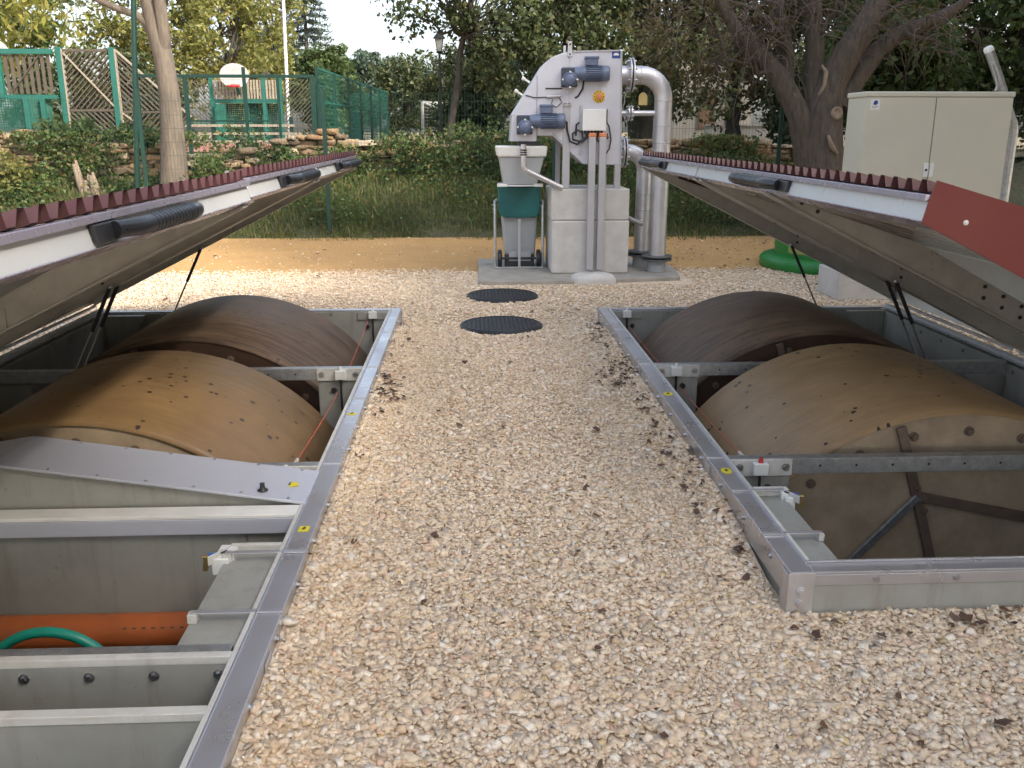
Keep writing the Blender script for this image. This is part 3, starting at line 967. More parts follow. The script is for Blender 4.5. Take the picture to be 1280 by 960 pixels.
def drum(root, X, ya, yb, mt, fm, lab):
    cu, cz, r = TW / 2, -0.90, 1.235
    c = Vector((X(cu), (ya + yb) / 2, cz))
    m = MB()
    seg = 128
    prof = [(r - .03, ya + .0), (r - .012, ya + .004), (r, ya + .02), (r, yb - .02), (r - .012, yb - .004), (r - .03, yb)]
    m.lathe([(a, h - c.y) for a, h in prof], c, (0, 1, 0), seg)
    dr = m.build("drum", mt, root, origin=c)
    dr["label"] = lab
    m = MB()
    for y in (ya + .012, yb - .012):
        v = [(c.x + (r - .02) * math.cos(2 * math.pi * k / seg), y, cz + (r - .02) * math.sin(2 * math.pi * k / seg)) for k in range(seg)]
        m.add(v, [tuple(range(seg))])
    m.build("end_face", fm, dr, origin=c)
    # angle-iron spokes on the near face
    m = MB()
    y = ya - .012
    j = Vector((c.x - .185, y, cz + .80))
    tips = [Vector((c.x - .31, y, cz + 1.15)), Vector((c.x + .02, y, cz + .15))]
    m.obox(tips[0], tips[1], .045, .022, (0, 1, 0))
    m.obox((j.x, y - .012, j.z), (j.x + .95, y - .012, j.z - .20), .045, .02, (0, 1, 0))
    m.build("spoke", "rust_bar", dr, 0.002, origin=c)
    m = MB()
    m.obox((j.x - .01, y - .014, j.z), (j.x - .42, y - .014, j.z - .46), .035, .02, (0, 1, 0))
    m.build("spoke", "galvanised" if fm == "drum_face" else "rust_bar", dr, 0.002, origin=c)
    m = MB()
    for k in range(-3, 4):
        q = k * .24 + .03
        m.bolt((c.x + 1.12 * math.sin(q), ya + .010, cz + 1.12 * math.cos(q)), (0, -1, 0), .016, .02)
    for dx, dz in ((-.02, .05), (.05, .0), (.03, -.07)):
        m.bolt((j.x + dx, y - .024, j.z + dz), (0, -1, 0), .010, .012)
    m.build("face_bolt", "rust_bar", dr, origin=c)

def lid(root, X, side, ya, yb, near_red, hand, y0, droop=0.0):
    """one leaf of the raised cover; section in (u, z)"""
    Et, Eb = (.340, 1.400), (.315, 1.333)
    def top(u, dz=0):      # roof line
        return 1.418 - .285 * (u - .335) + dz
    def bot(u):
        return 1.333 + (HING[1] - 1.333) * (u - .315) / (TW - .315)
    P3 = lambda u, y, z: (X(u), y, z)
    # roof sheet carries the lid; the other pieces are its parts
    pitch = .098
    ylist, k = [], ya
    prof = []
    while k < yb - pitch * .5:
        prof += [(k, 0), (k + .020, 0), (k + .036, .036), (k + .066, .036), (k + .082, 0)]
        k += pitch
    prof.append((yb, 0))
    m = MB()
    n = len(prof)
    U0, U1 = .332, TW + .12
    vt = [P3(U0, y, top(U0, .004 + h)) for y, h in prof] + [P3(U1, y, top(U1, .004 + h)) for y, h in prof]
    vb = [P3(U0, y, top(U0, .002 + h)) for y, h in prof] + [P3(U1, y, top(U1, .002 + h)) for y, h in prof]
    m.add(vt, [(i, i + 1, i + 1 + n, i + n) for i in range(n - 1)])
    m.add(vb, [(i + n, i + 1 + n, i + 1, i) for i in range(n - 1)])
    roof = m.build("lid", "roof_maroon", root)
    m = MB()
    k = ya + .051
    while k < yb - .05:
        m.bolt((X(.42), k, top(.42, .042)), (0, 0, 1), .008, .008)
        k += pitch * 4
    m.build("roof_screw", "bolt_steel", roof)
    m = MB()
    k = ya
    while k < yb - pitch * .5:
        c0, c1 = Vector((X(.362), 0, top(.362, .0025))), Vector((X(.392), 0, top(.392, .0025)))
        pr = [(k + .022, .0), (k + .037, .0325), (k + .065, .0325), (k + .080, .0)]
        m.add([(c0.x, y_, c0.z + h) for y_, h in pr] + [(c1.x, y_, c1.z + h) for y_, h in pr], [(0, 1, 2, 3), (7, 6, 5, 4), (0, 4, 5, 1), (1, 5, 6, 2), (2, 6, 7, 3), (3, 7, 4, 0)])
        k += pitch
    m.build("ridge_shade_block", "black_plastic", roof)  # black blocks stand in for the shade inside the open ridge ends
    # sandwich panel under the sheet: its lower skin is the glossy beige ceiling
    m = MB()
    m.prism([(X(.345), top(.345, 0)), (X(TW + .10), top(TW + .10, 0)), (X(TW + .10), top(TW + .10, -.06)), (X(.42), top(.42, -.085)), (X(.335), 1.345)], 'y', ya + .006, yb - .006)
    m.build("lid_ceiling", "lid_ceiling", roof, 0.003)
    # white front panel with folded trim
    m = MB()
    m.prism([(X(Et[0] - .006), Et[1] - .004), (X(Et[0] + .004), Et[1] - .004), (X(Eb[0] + .012), Eb[1] + .003), (X(Eb[0] + .002), Eb[1] + .003)], 'y', ya + .004, yb - .004)
    m.build("front_panel", "panel_white", roof, 0.002)
    m = MB()
    m.prism([(X(.316), 1.396), (X(.345), 1.4015), (X(.345), 1.4145), (X(.318), 1.4165)], 'y', ya, yb)
    m.prism([(X(.311), 1.3345), (X(.37), 1.304), (X(.372), 1.308), (X(.312), 1.3385)], 'y', ya, yb)
    m.build("edge_trim", "trim_anodised", roof, 0.002)
    # transverse ribs
    ribs = [yb - .07]
    if near_red:
        ribs += [ya + 1.55]
    else:
        ribs += [ya + .05]
    for yr in ribs:
        m = MB()
        m.prism([(X(.33), 1.322), (X(TW), HING[1]), (X(TW), HING[1] + .10), (X(1.1), top(1.1, -.12)), (X(.45), top(.45, -.095))], 'y', yr, yr + .03)
        m.obox(P3(.33, yr + .015, 1.316), P3(TW, yr + .015, HING[1] - .004), .075, .012, (0, 0, 1))
        rb = m.build("rib", "lid_rib", roof, 0.002)
        m = MB()
        for u in (.42, .50, .58, 1.45, 1.55, 1.65):
            for dz in (.035, .075):
                m.bolt(P3(u, yr, bot(u) + dz * (1.0 if u < 1 else 1.4)), (0, -1, 0), .007, .006)
        m.build("rivet", "sticker_black", rb)
    # stiffening gusset plates on the ceiling side
    m = MB()
    for u0, u1 in ((.40, .62), (1.35, 1.60)):
        m.prism([(X(u0), bot(u0) - .002), (X(u1), bot(u1) - .002), (X(u1), bot(u1) + .12), (X(u0), bot(u0) + .085)], 'y', ribs[0] - .008, ribs[0] - .002)
    m.build("gusset_plate", "lid_rib", roof, 0.001)
    # back panel at the hinge
    m = MB()
    m.prism([(X(TW + .02), HING[1]), (X(TW + .10), top(TW + .10, -.065)), (X(TW + .13), top(TW + .13, -.03)), (X(TW + .05), HING[1])], 'y', ya + .01, yb - .01)
    m.build("back_panel", "lid_ceiling", roof, 0.002)
    m = MB()
    m.cyl((X(TW + .005), ya + .02, HING[1] - .018), (X(TW + .005), yb - .02, HING[1] - .018), .012, seg=12)
    m.build("hinge", "stainless", roof)
    # gable fascia
    ends = [(yb, yb - .006)] if yb > 7 else []
    if near_red:
        ends.append((ya - .006, ya))
    for a, b in ends:
        m = MB()
        m.prism([(X(.326), 1.395), (X(.345), 1.4585), (X(TW + .13), top(TW + .13, .043)), (X(TW + .06), HING[1]), (X(TW), HING[1]), (X(.312), 1.331)], 'y', a, b)
        fa = m.build("gable_fascia", "fascia_red", roof, 0.001)
        m = MB()
        for u in (.45, .72, .90, 1.2, 1.5, 1.8):
            for q in ((.55,) if u not in (.90,) else (.30,)):
                z = bot(u) + q * (top(u) - bot(u)) if u < .8 else bot(u) + .12
                m.bolt((X(u), min(a, b), z), (0, -1, 0), .0055, .006)
        m.build("fascia_screw", "plastic_white", fa)
    # end profile visible beside the fascia
    # handle
    if hand:
        ha, hb = hand
        m = MB()
        m.prism([(X(.312), 1.392), (X(.328), 1.395), (X(.318), 1.348), (X(.302), 1.345)], 'y', ha, ha + .16)
        hd = m.build("handle", "black_plastic", roof, 0.003)
        m = MB()
        pts = [(X(.300), ha + .10, 1.372), (X(.268), ha + .16, 1.374), (X(.262), ha + .22, 1.374), (X(.262), hb - .08, 1.374), (X(.270), hb - .03, 1.374), (X(.304), hb, 1.374)]
        m.tube(pts, [.022, .024, .024, .024, .024, .022], 14)
        m.build("grip", "black_rubber", hd)
        m = MB()
        k = ha + .25
        while k < hb - .1:
            m.lathe([(.0242, -.004), (.0262, 0), (.0242, .004)], (X(.262), k, 1.374), (0, 1, 0), 14)
            k += .03
        m.build("grip_ridge", "black_rubber", hd)
    if droop:
        rl = wloc(root)
        h = Vector((X(TW) - rl.x, 0, HING[1] - rl.z))
        roof.matrix_basis = Matrix.Translation(h) @ Matrix.Rotation(-side * droop, 4, 'Y') @ Matrix.Translation(-h)

rt, RXf = tank(1, R0, R1, "open tank on the right with red gabled lid and bare spoked drum end",
     [(R0 + .01, 5.665, True, (3.98, 4.72)), (5.69, 7.56, False, (6.55, 7.30))],
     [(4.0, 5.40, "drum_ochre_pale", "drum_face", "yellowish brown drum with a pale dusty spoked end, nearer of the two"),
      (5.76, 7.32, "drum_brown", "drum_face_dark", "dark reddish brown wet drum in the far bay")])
lt, LXf = tank(-1, L0, L1, "open steel rimmed tank on the left with hooded wedge cover and orange pipe inside",
     [(L0 + .01, 3.885, False, (2.25, 2.98)), (3.905, 5.655, False, (4.52, 5.35)), (5.68, 7.60, False, (6.42, 7.35))],
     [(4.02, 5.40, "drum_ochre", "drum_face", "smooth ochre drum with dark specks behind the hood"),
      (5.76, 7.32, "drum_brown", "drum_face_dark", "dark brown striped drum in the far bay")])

# --- fittings of the right tank: shelf and key switch in the near bay
def shelf(root, X, ya, yb, w, straps, keyy):
    m = MB()
    m.box(X(.0975), X(.0975 + w), ya, yb, FT - .045, FT - .030)
    m.box(X(.0975 + w - .012), X(.0975 + w), ya, yb, -.9, FT - .0455)
    sh = m.build("shelf", "grp_grey", root, 0.003)
    m = MB()
    m.box(X(.0975), X(.0975 + w * .95), yb - .02, yb + .0, FT - .0295, FT + .006)
    m.prism([(X(.0975 + w * .95), yb - .02), (X(.0975 + w * 1.25), yb - .10), (X(.0975 + w * 1.25), yb - .115), (X(.0975 + w * .95), yb - .04)], 'z', FT - .029, FT + .004)
    m.build("shelf_lip", "grp_edge", sh, 0.002)
    for s in straps:
        m = MB()
        m.box(X(-.002), X(.0975 + w * .98), s, s + .022, FT + .001, FT + .005)
        st = m.build("shelf_strap", "stainless", root, 0.001)
        m = MB()
        m.box(X(.0975 + w * .86), X(.0975 + w * 1.02), s - .004, s + .026, FT - .0293, FT + .0008)
        m.build("strap_pad", "grp_edge", st, 0.002)
    # key switch
    m = MB()
    m.box(X(.0975 + w * .82), X(.0975 + w * 1.15), keyy - .06, keyy + .01, FT - .06, FT + .0)
    m.box(X(.0975 + w * .9), X(.0975 + w * 1.22), keyy - .085, keyy - .0605, FT - .075, FT - .012)
    ks = m.build("key_switch", "plastic_white", root, 0.004)
    m = MB()
    m.cyl((X(.0975 + w * 1.03), keyy - .05, FT - .001), (X(.0975 + w * 1.03), keyy - .05, FT + .0025), .014, seg=16)
    m.build("screw_hole", "sticker_black", ks)
    m = MB()
    m.cyl((X(.0975 + w * 1.15), keyy - .03, FT - .03), (X(.0975 + w * 1.15 + .035), keyy - .03, FT - .03), .018, .016, seg=16)
    m.build("knob", "knob_blue", ks)
    m = MB()
    m.obox((X(.0975 + w * 1.15 + .045), keyy - .03, FT - .03), (X(.0975 + w * 1.15 + .055), keyy - .03, FT - .085), .018, .004)
    m.cyl((X(.0975 + w * 1.15 + .036), keyy - .03, FT - .03), (X(.0975 + w * 1.15 + .06), keyy - .03, FT - .03), .006, seg=8)
    m.build("key", "brass", ks)

shelf(rt, RXf, R0 + .08, 3.50, .13, (3.04, 3.46), 3.50)
shelf(lt, LXf, 2.40, 3.05, .19, (2.55, 2.965), 3.04)

def bolt_sign(parent, x, y, z, sx, sy, oval=False):
    """yellow warning sticker with a black flash"""
    m = MB()
    if oval:
        pts = [(x + sx * math.cos(2 * math.pi * k / 24), y + sy * math.sin(2 * math.pi * k / 24)) for k in range(24)]
        m.prism(pts, 'z', z, z + .0012)
    else:
        m.box(x - sx, x + sx, y - sy, y + sy, z, z + .0012)
    s = m.build("sticker", "sticker_yellow", parent)
    m = MB()
    a = min(sx, sy) * .8
    m.prism([(x - .1 * a, y + a * .9), (x + .45 * a, y + a * .9), (x + .1 * a, y + .15 * a), (x + .5 * a, y + .15 * a), (x - .35 * a, y - .9 * a), (x - .05 * a, y - .1 * a), (x - .5 * a, y - .1 * a)], 'z', z + .0016, z + .0022)
    m.build("sticker_flash", "sticker_black", s)
    return s

bolt_sign(lt, LX - .04, 3.17, FT + .0006, .020, .024)
bolt_sign(lt, LX - .042, 4.62, FT + .0006, .026, .022, True)["label"] = "pale oval sticker"
bolt_sign(rt, RX + .042, 4.92, FT + .0006, .028, .034, True)
bolt_sign(rt, RX + .043, 3.70, FT + .0006, .024, .034, True)

# --- fittings of the left tank: hood, partition walls
m = MB()
def slab(pts, th):
    v = [Vector(p) for p in pts]
    n = (v[1] - v[0]).cross(v[2] - v[0]).normalized()
    if n.z < 0:
        n = -n
    k = len(v)
    m.add([*v, *[p - n * th for p in v]], [tuple(range(k)), tuple(range(2 * k - 1, k - 1, -1))] + [(i, i + k, (i + 1) % k + k, (i + 1) % k) for i in range(k)])
hx0, hx1, hx2 = LX - .074, -1.875, LZ0 + .12
HZ0, HZ1 = FT + .012, .350
slab([(hx0, 3.40, HZ0), (hx0, 3.75, HZ0), (hx1, 3.75, HZ1), (hx1, 3.40, HZ1)], .012)
slab([(hx1 - .001, 3.40, HZ1), (hx1 - .001, 3.75, HZ1), (hx2, 3.75, HZ0), (hx2, 3.40, HZ0)], .012)
hood = m.build("hood", "hood_panel", lt, 0.003)
hood["label"] = "pale blue grey wedge shaped sheet metal hood"
m = MB()
m.prism([(hx0 - .02, HZ0 - .016), (hx1, HZ1 - .014), (hx2, HZ0 - .016), (hx2, -.3), (hx0 - .02, -.3)], 'y', 3.425, 3.445)
m.prism([(hx0 - .02, HZ0 - .016), (hx1, HZ1 - .014), (hx2, HZ0 - .016), (hx2, -.3), (hx0 - .02, -.3)], 'y', 3.715, 3.735)
m.build("hood_cheek", "grp_grey", hood, 0.002)
m = MB()
for k in range(7):
    t_ = .06 + k * .155
    z = HZ0 + (HZ1 - HZ0) * t_
    x = hx0 + (hx1 - hx0) * t_
    m.bolt((x, 3.418, z), (0, 0, 1), .005, .004)
    m.bolt((x, 3.733, z), (0, 0, 1), .005, .004)
m.build("hood_screw", "bolt_steel", hood)
m = MB()
m.lathe([(.0, .0), (.022, .001), (.022, .004), (.012, .008), (.009, .026), (.011, .032), (0, .034)], (-.86, 3.462, .197), (0, 0, 1), 16)
m.build("lifting_knob", "black_plastic", hood)
bolt_sign(hood, -.775, 3.56, .1815, .042, .030, True)
for o in hood.children:
    if o.name.startswith("sticker"):
        o.rotation_euler = (0, 0, 0)
m = MB()
m.box(LX - .0965, LZ0 + .11, 3.305, 3.40, FT - .012, FT + .003)
m.build("bay_coping", "plastic_offwhite", lt, 0.003)
m = MB()
m.box(LX - .0970, LZ0 + .11, 3.300, 3.312, FT - .075, FT - .0125)
m.build("bay_bar", "hood_panel", lt, 0.002)
m = MB()
m.box(LX - .30, LZ0 + .11, 3.33, 3.37, -1.2, FT - .0130)
m.box(LX - .0970, LX - .299, 3.335, 3.365, -1.2, FT - .0130)
m.build("partition_wall", "grp_grey", lt, 0.002)
m = MB()
m.box(LX - .0970, LZ0 + .11, 2.310, 2.335, -1.2, FT - .022)
m.build("partition_wall", "grp_grey", lt, 0.002)
m = MB()
m.box(LX - .0970, LZ0 + .11, 2.308, 2.337, FT - .0215, FT + .003)
m.build("partition_edge", "grp_edge", lt, 0.002)
m = MB()
m.box(LX - .112, LZ0 + .11, 2.3375, 2.40, FT - .02, FT - .012)
m.box(LX - .112, LZ0 + .11, 2.394, 2.40, FT - .09, FT - .0205)
m.build("partition_angle", "galvanised", lt, 0.002)
m = MB()
for k in range(9):
    m.bolt((LX - .135 - .182 * k, 2.310, FT - .055), (0, -1, 0), .010, .012)
m.build("partition_bolt", "bolt_steel", lt)
m = MB()
m.box(LX - .0970, LZ0 + .11, 2.05, 2.075, -1.2, FT - .022)
m.build("partition_wall", "grp_grey", lt, 0.002)
m = MB()
m.box(LX - .0970, LZ0 + .11, 2.045, 2.08, FT - .0215, FT + .003)
m.build("partition_edge", "grp_edge", lt, 0.002)
m = MB()
m.box(LX - .30, LX - .45, 2.405, 2.43, -.14, FT - .05)
m.build("grid_plate", "grp_grey", lt, 0.002)

# orange drain pipe, hose, cords, padlock
m = MB()
m.cyl((-2.95, 3.22, -.285), (-.92, 3.22, -.285), .070, seg=32)
pp = m.build("drain_pipe", "pipe_orange")
m = MB()
for k in range(9):
    q = R(38)
    m.box(-1.36 + .036 * k, -1.345 + .036 * k, 3.22 - .0708 * math.sin(R(55)), 3.22 - .0700 * math.sin(R(55)), -.285 + .0705 * math.cos(R(55)), -.285 + .0705 * math.cos(R(55)) + .007)
m.build("pipe_lettering", "rust_bar", pp)
tag(pp, "orange plastic drain pipe lying across the near left bay", "pipe")
m = MB()
hp = []
for k in range(25):
    t_ = math.pi * k / 24
    hp.append((-1.36 - .21 * math.cos(math.pi - t_) * -1, 2.60, -.12 + .20 * math.sin(t_)))
hp = [(hp[0][0], 2.60, -.5)] + hp + [(hp[-1][0], 2.60, -.5)]
m.tube(hp, .0165, 14)
tag(m.build("hose", "hose_green"), "green garden hose looped in front of the orange pipe", "hose")

def cord(a, b, label, sag=.012, knot=True):
    a, b = Vector(a), Vector(b)
    pts = [a.lerp(b, k / 12) - Vector((0, 0, sag * 4 * (k / 12) * (1 - k / 12))) for k in range(13)]
    m = MB()
    m.tube(pts, .0032, 6)
    c = m.build("trip_cord", "cord_red")
    tag(c, label, "cord", "red trip cords along the drums")
    if knot:
        m = MB()
        kn = []
        for k in range(40):
            p = b.lerp(a, .005 + .055 * k / 40)
            kn.append(p + Vector((.007 * math.cos(k * 1.1), 0, .007 * math.sin(k * 1.1))))
        m.tube(kn, .003, 5)
        m.build("knot", "cord_white", c)
cord((RX + .26, 5.56, .02), (RX + .175, 3.88, .15), "red cord beside the yellowish drum of the right tank")
cord((RX + .25, 7.46, .02), (RX + .19, 5.66, .10), "reddish cord beside the dark drum of the right tank")
cord((LX - .26, 5.56, .0), (LX - .21, 3.88, .15), "red cord with pale knots beside the ochre left drum")
cord((LX - .27, 7.46, .08), (LX - .21, 5.64, .10), "reddish cord beside the dark drum of the left tank")

pl = thing("padlock", (RX - .022, 3.83, .01), "brass padlock with steel shackle hanging on the right tank rim", "padlock")
m = MB()
m.box(RX - .052, RX - .008, 3.815, 3.845, .008, .058)
m.build("body", "brass", pl, 0.004)
m = MB()
sp = [(RX - .044, 3.83, .0585), (RX - .044, 3.83, .105)] + [(RX - .030 - .014 * math.cos(q), 3.83, .105 + .014 * math.sin(q)) for q in np.linspace(.3, math.pi - .3, 6)] + [(RX - .016, 3.83, .105), (RX - .016, 3.83, .0585)]
m.tube(sp, .0038, 8)
m.build("shackle", "chrome", pl)

# ------------------------------------------------------------------ manhole covers
def manhole(cx, cy, r, label):
    t_ = thing("manhole_cover", (cx, cy, 0), label, "manhole cover", "cast iron covers in the gravel")
    m = MB()
    m.lathe([(0, .022), (r - .02, .022), (r - .008, .020), (r, .012), (r, 0)], (cx, cy, 0), (0, 0, 1), 48)
    pl_ = m.build("plate", "cast_iron", t_)
    m = MB()
    for i in range(-9, 10):
        for j in range(-9, 10):
            x, y = i * .036, j * .036
            if math.hypot(x, y) < r - .05:
                m.box(cx + x - .011, cx + x + .011, cy + y - .011, cy + y + .011, .0222, .0238)
    m.lathe([(r - .036, .0222), (r - .036, .027), (r - .022, .027), (r - .022, .0222)], (cx, cy, 0), (0, 0, 1), 48)
    m.build("tread_stud", "cast_iron", t_)
manhole(.243, 7.57, .355, "black iron manhole cover nearer to the camera between the tanks")
manhole(.30, 9.02, .365, "black iron manhole cover farther off just before the concrete pad")

# ------------------------------------------------------------------ concrete pad, blocks, screening machine
m = MB()
m.prism([(.067, 9.72), (1.05, 9.75), (2.32, 9.95), (2.40, 10.5), (2.40, 11.6), (.08, 11.55)], 'z', -.1, .045)
tag(m.build("concrete_pad", "concrete_old", None, 0.012), "low worn concrete slab under the screening machine and bin", "concrete pad")
BX0, BX1 = .90, 1.775
m = MB(); m.box(BX0, BX1, 10.22, 11.05, .046, .640)
tag(m.build("concrete_block", "concrete", None, 0.018, seg=3), "tall pale concrete block standing on the pad under the machine", "concrete block")
m = MB(); m.box(BX0 - .008, BX1 - .004, 10.235, 11.045, .644, .99)
tag(m.build("concrete_block", "concrete", None, 0.016, seg=3), "shallower upper concrete block carrying the machine legs", "concrete block")
m = MB()
v = []
for j, (k, z) in enumerate(((1, .0), (1.0, .05), (.9, .085), (.62, .105), (.0, .11))):
    for i in range(20):
        q = 2 * math.pi * i / 20
        ex = abs(math.cos(q)) ** .6 * math.copysign(1, math.cos(q))
        ey = abs(math.sin(q)) ** .6 * math.copysign(1, math.sin(q))
        v.append((1.33 + .24 * k * ex * (1 + .05 * math.sin(i * 2.1)), 9.86 + .17 * k * ey, z + .006 * math.sin(i * 3.3)))
m.add(v, [(j * 20 + i, j * 20 + (i + 1) % 20, (j + 1) * 20 + (i + 1) % 20, (j + 1) * 20 + i) for j in range(4) for i in range(20)], True)
tag(m.build("mortar_mound", "concrete"), "rounded cement mound at the foot of the cable ducts", "mortar mound")

MY = 10.28   # front plane of the machine
mach = thing("screening_machine", (1.3, MY + .3, 1.0), "tall grey sheet metal wastewater screening machine on concrete blocks", "screening machine")
body = [(1.075, 2.432), (1.005, 2.42), (.885, 2.375), (.79, 2.30), (.727, 2.205), (.727, 1.56), (.90, 1.56), (1.245, 1.255), (1.672, 1.245), (1.645, 2.446)]
m = MB(); m.prism(body, 'y', MY, MY + .50)
hs = m.build("housing", "machine_skin", mach, 0.008)
m = MB()
m.prism([(1.655, 1.25), (1.670, 1.25), (1.645, 2.44), (1.632, 2.44)], 'y', MY - .012, MY - .0008)
m.prism([(1.074, 2.44), (1.077, 2.425), (1.63, 2.438), (1.63, 2.453)], 'y', MY - .012, MY - .0008)
m.prism([(.905, 1.595), (1.012, 1.50), (1.004, 1.492), (.897, 1.588)], 'y', MY - .01, MY - .0008)
m.box(1.073, 1.077, MY - .003, MY - .0006, 1.90, 2.42)
m.box(1.195, 1.222, MY - .02, MY - .0008, 1.36, 1.88)
m.build("seam_flange", "machine_leg", hs, 0.001)
# discharge chute
m = MB(); m.prism([(.7255, 2.20), (.457, 1.785), (.437, 1.50), (.7255, 1.50)], 'y', MY + .0, MY + .49)
ch = m.build("discharge_chute", "machine_skin", mach, 0.006)
m = MB()
m.box(.455, .72, MY - .003, MY - .0006, 1.772, 1.779)
m.box(.722, .7275, MY - .003, MY - .0006, 1.52, 2.19)
m.build("chute_seam", "machine_leg", ch)
m = MB()
for (x, z) in ((.655, 2.12), (.575, 1.99)):
    m.cyl((x, MY + .12, z), (x - .055, MY + .12, z + .035), .012, seg=10)
    m.cyl((x - .055, MY + .12, z + .035), (x - .085, MY + .12, z + .052), .02, seg=10)
m.build("chute_latch", "plastic_offwhite", ch)
m = MB()
m.box(.53, .76, MY + .03, MY + .45, 1.455, 1.499)
m.build("chute_outlet", "black_plastic", ch, 0.004)
# lifting lug
m = MB(); m.prism([(1.052, 2.38), (1.105, 2.38), (1.100, 2.535), (1.057, 2.535)], 'y', MY - .016, MY - .002)
m.box(1.02, 1.045, MY + .10, MY + .13, 2.43, 2.50)
lug = m.build("lifting_lug", "stainless", mach, 0.003)
m = MB()
m.cyl((1.078, MY - .018, 2.505), (1.078, MY - .001, 2.505), .010, seg=12)
m.cyl((1.078, MY - .018, 2.405), (1.078, MY - .001, 2.405), .010, seg=12)
m.build("lug_hole", "sticker_black", lug)
# legs
for x0, x1, y0, y1, zt in ((1.015, 1.095, MY - .012, MY + .07, 1.90), (.98, 1.03, MY + .42, MY + .49, 1.5), (1.60, 1.668, MY + .004, MY + .07, 1.244), (1.53, 1.575, MY + .42, MY + .49, 1.244)):
    m = MB()
    m.box(x0, x1, y0, y1 if x0 > 1.2 or zt < 1.6 else MY - .0008, .992, zt)
    if zt > 1.6:
        m.box(x0, x1, MY - .0006, MY + .07, .992, 1.30)
    m.build("leg", "machine_leg", mach, 0.004)
m = MB(); m.box(1.01, 1.10, MY - .026, MY - .013, 1.87, 1.89); m.bolt((1.03, MY - .02, 1.90), (0, 0, 1)); m.bolt((1.08, MY - .02, 1.90), (0, 0, 1))
m.build("leg_clamp", "bolt_steel", mach)

def gear_motor(cx, cz, length, label=None):
    """gearbox with a round cover at (cx, cz), motor lying to the right"""
    m = MB()
    m.box(cx - .085, cx + .085, MY - .12, MY - .001, cz - .085, cz + .115)
    gb = m.build("gear_motor", "motor_blue_shaded", mach, 0.012)
    m = MB()
    m.lathe([(0, .165), (.050, .163), (.062, .150), (.066, .12)], (cx, MY, cz - .01), (0, -1, 0), 24)
    m.lathe([(.066, .15), (.080, .145), (.080, .12)], (cx, MY, cz - .01), (0, -1, 0), 24)
    m.build("gear_cover", "motor_blue", gb)
    m = MB()
    for k in range(4):
        q = math.pi / 2 * k
        m.bolt((cx + .078 * math.cos(q), MY - .148, cz - .01 + .078 * math.sin(q)), (0, -1, 0), .007, .01)
    m.build("cover_bolt", "plastic_white", gb)
    m = MB()
    zc, yc = cz + .055, MY - .085
    m.cyl((cx + .05, yc, zc), (cx + .14, yc, zc), .062, .070, 24)
    m.cyl((cx + .14, yc, zc), (cx + length - .08, yc, zc), .070, seg=24)
    m.lathe([(.078, 0), (.082, .01), (.082, .06), (.070, .078), (0, .08)], (cx + length - .08, yc, zc), (1, 0, 0), 24)
    mo = m.build("motor", "motor_blue", gb)
    m = MB()
    for k in range(22):
        q = 2 * math.pi * k / 22
        dy, dz = math.cos(q), math.sin(q)
        m.obox((cx + .17, yc + .075 * dy, zc + .075 * dz), (cx + length - .09, yc + .075 * dy, zc + .075 * dz), .005, .018, (0, dy, dz))
    m.build("cooling_fin", "motor_blue", mo)
    m = MB()
    m.box(cx + .17, cx + .30, yc - .055, yc + .055, zc + .078, zc + .145)
    m.box(cx + .16, cx + .31, yc - .062, yc + .062, zc + .1455, zc + .172)
    m.build("terminal_box", "motor_blue", gb, 0.006)
    return gb
gear_motor(1.070, 2.150, .43)
gear_motor(.590, 1.660, .44)
# emergency stop
m = MB()
m.lathe([(0, .012), (.062, .012), (.066, .006), (.066, 0)], (1.403, MY, 1.972), (0, -1, 0), 28)
es = m.build("emergency_stop", "estop_yellow", mach)
m = MB()
m.cyl((1.403, MY - .012, 1.972), (1.403, MY - .03, 1.972), .024, seg=18)
m.lathe([(0, .052), (.028, .05), (.036, .042), (.036, .034), (.022, .03)], (1.403, MY, 1.972), (0, -1, 0), 20)
m.build("stop_button", "orange_clip", es)
m = MB()
for k in range(10):
    q = 2 * math.pi * k / 10
    m.obox((1.403 + .046 * math.cos(q), MY - .0128, 1.972 + .046 * math.sin(q)), (1.403 + .056 * math.cos(q), MY - .0128, 1.972 + .056 * math.sin(q)), .012, .001, (0, 1, 0))
m.build("stop_lettering", "sticker_black", es)
# junction box
m = MB(); m.box(1.222, 1.468, MY - .11, MY - .001, 1.620, 1.832)
jb = m.build("junction_box", "plastic_white", mach, 0.008)
m = MB(); m.box(1.216, 1.474, MY - .125, MY - .1105, 1.614, 1.838)
m.build("box_cover", "plastic_white", jb, 0.006)
m = MB()
for k in range(6):
    x = 1.255 + .036 * k
    m.cyl((x, MY - .055, 1.619), (x, MY - .055, 1.585), .013, seg=10)
m.cyl((1.484, MY - .04, 1.84), (1.484, MY - .04, 1.70), .014, seg=10)
m.build("cable_gland", "black_plastic", jb)
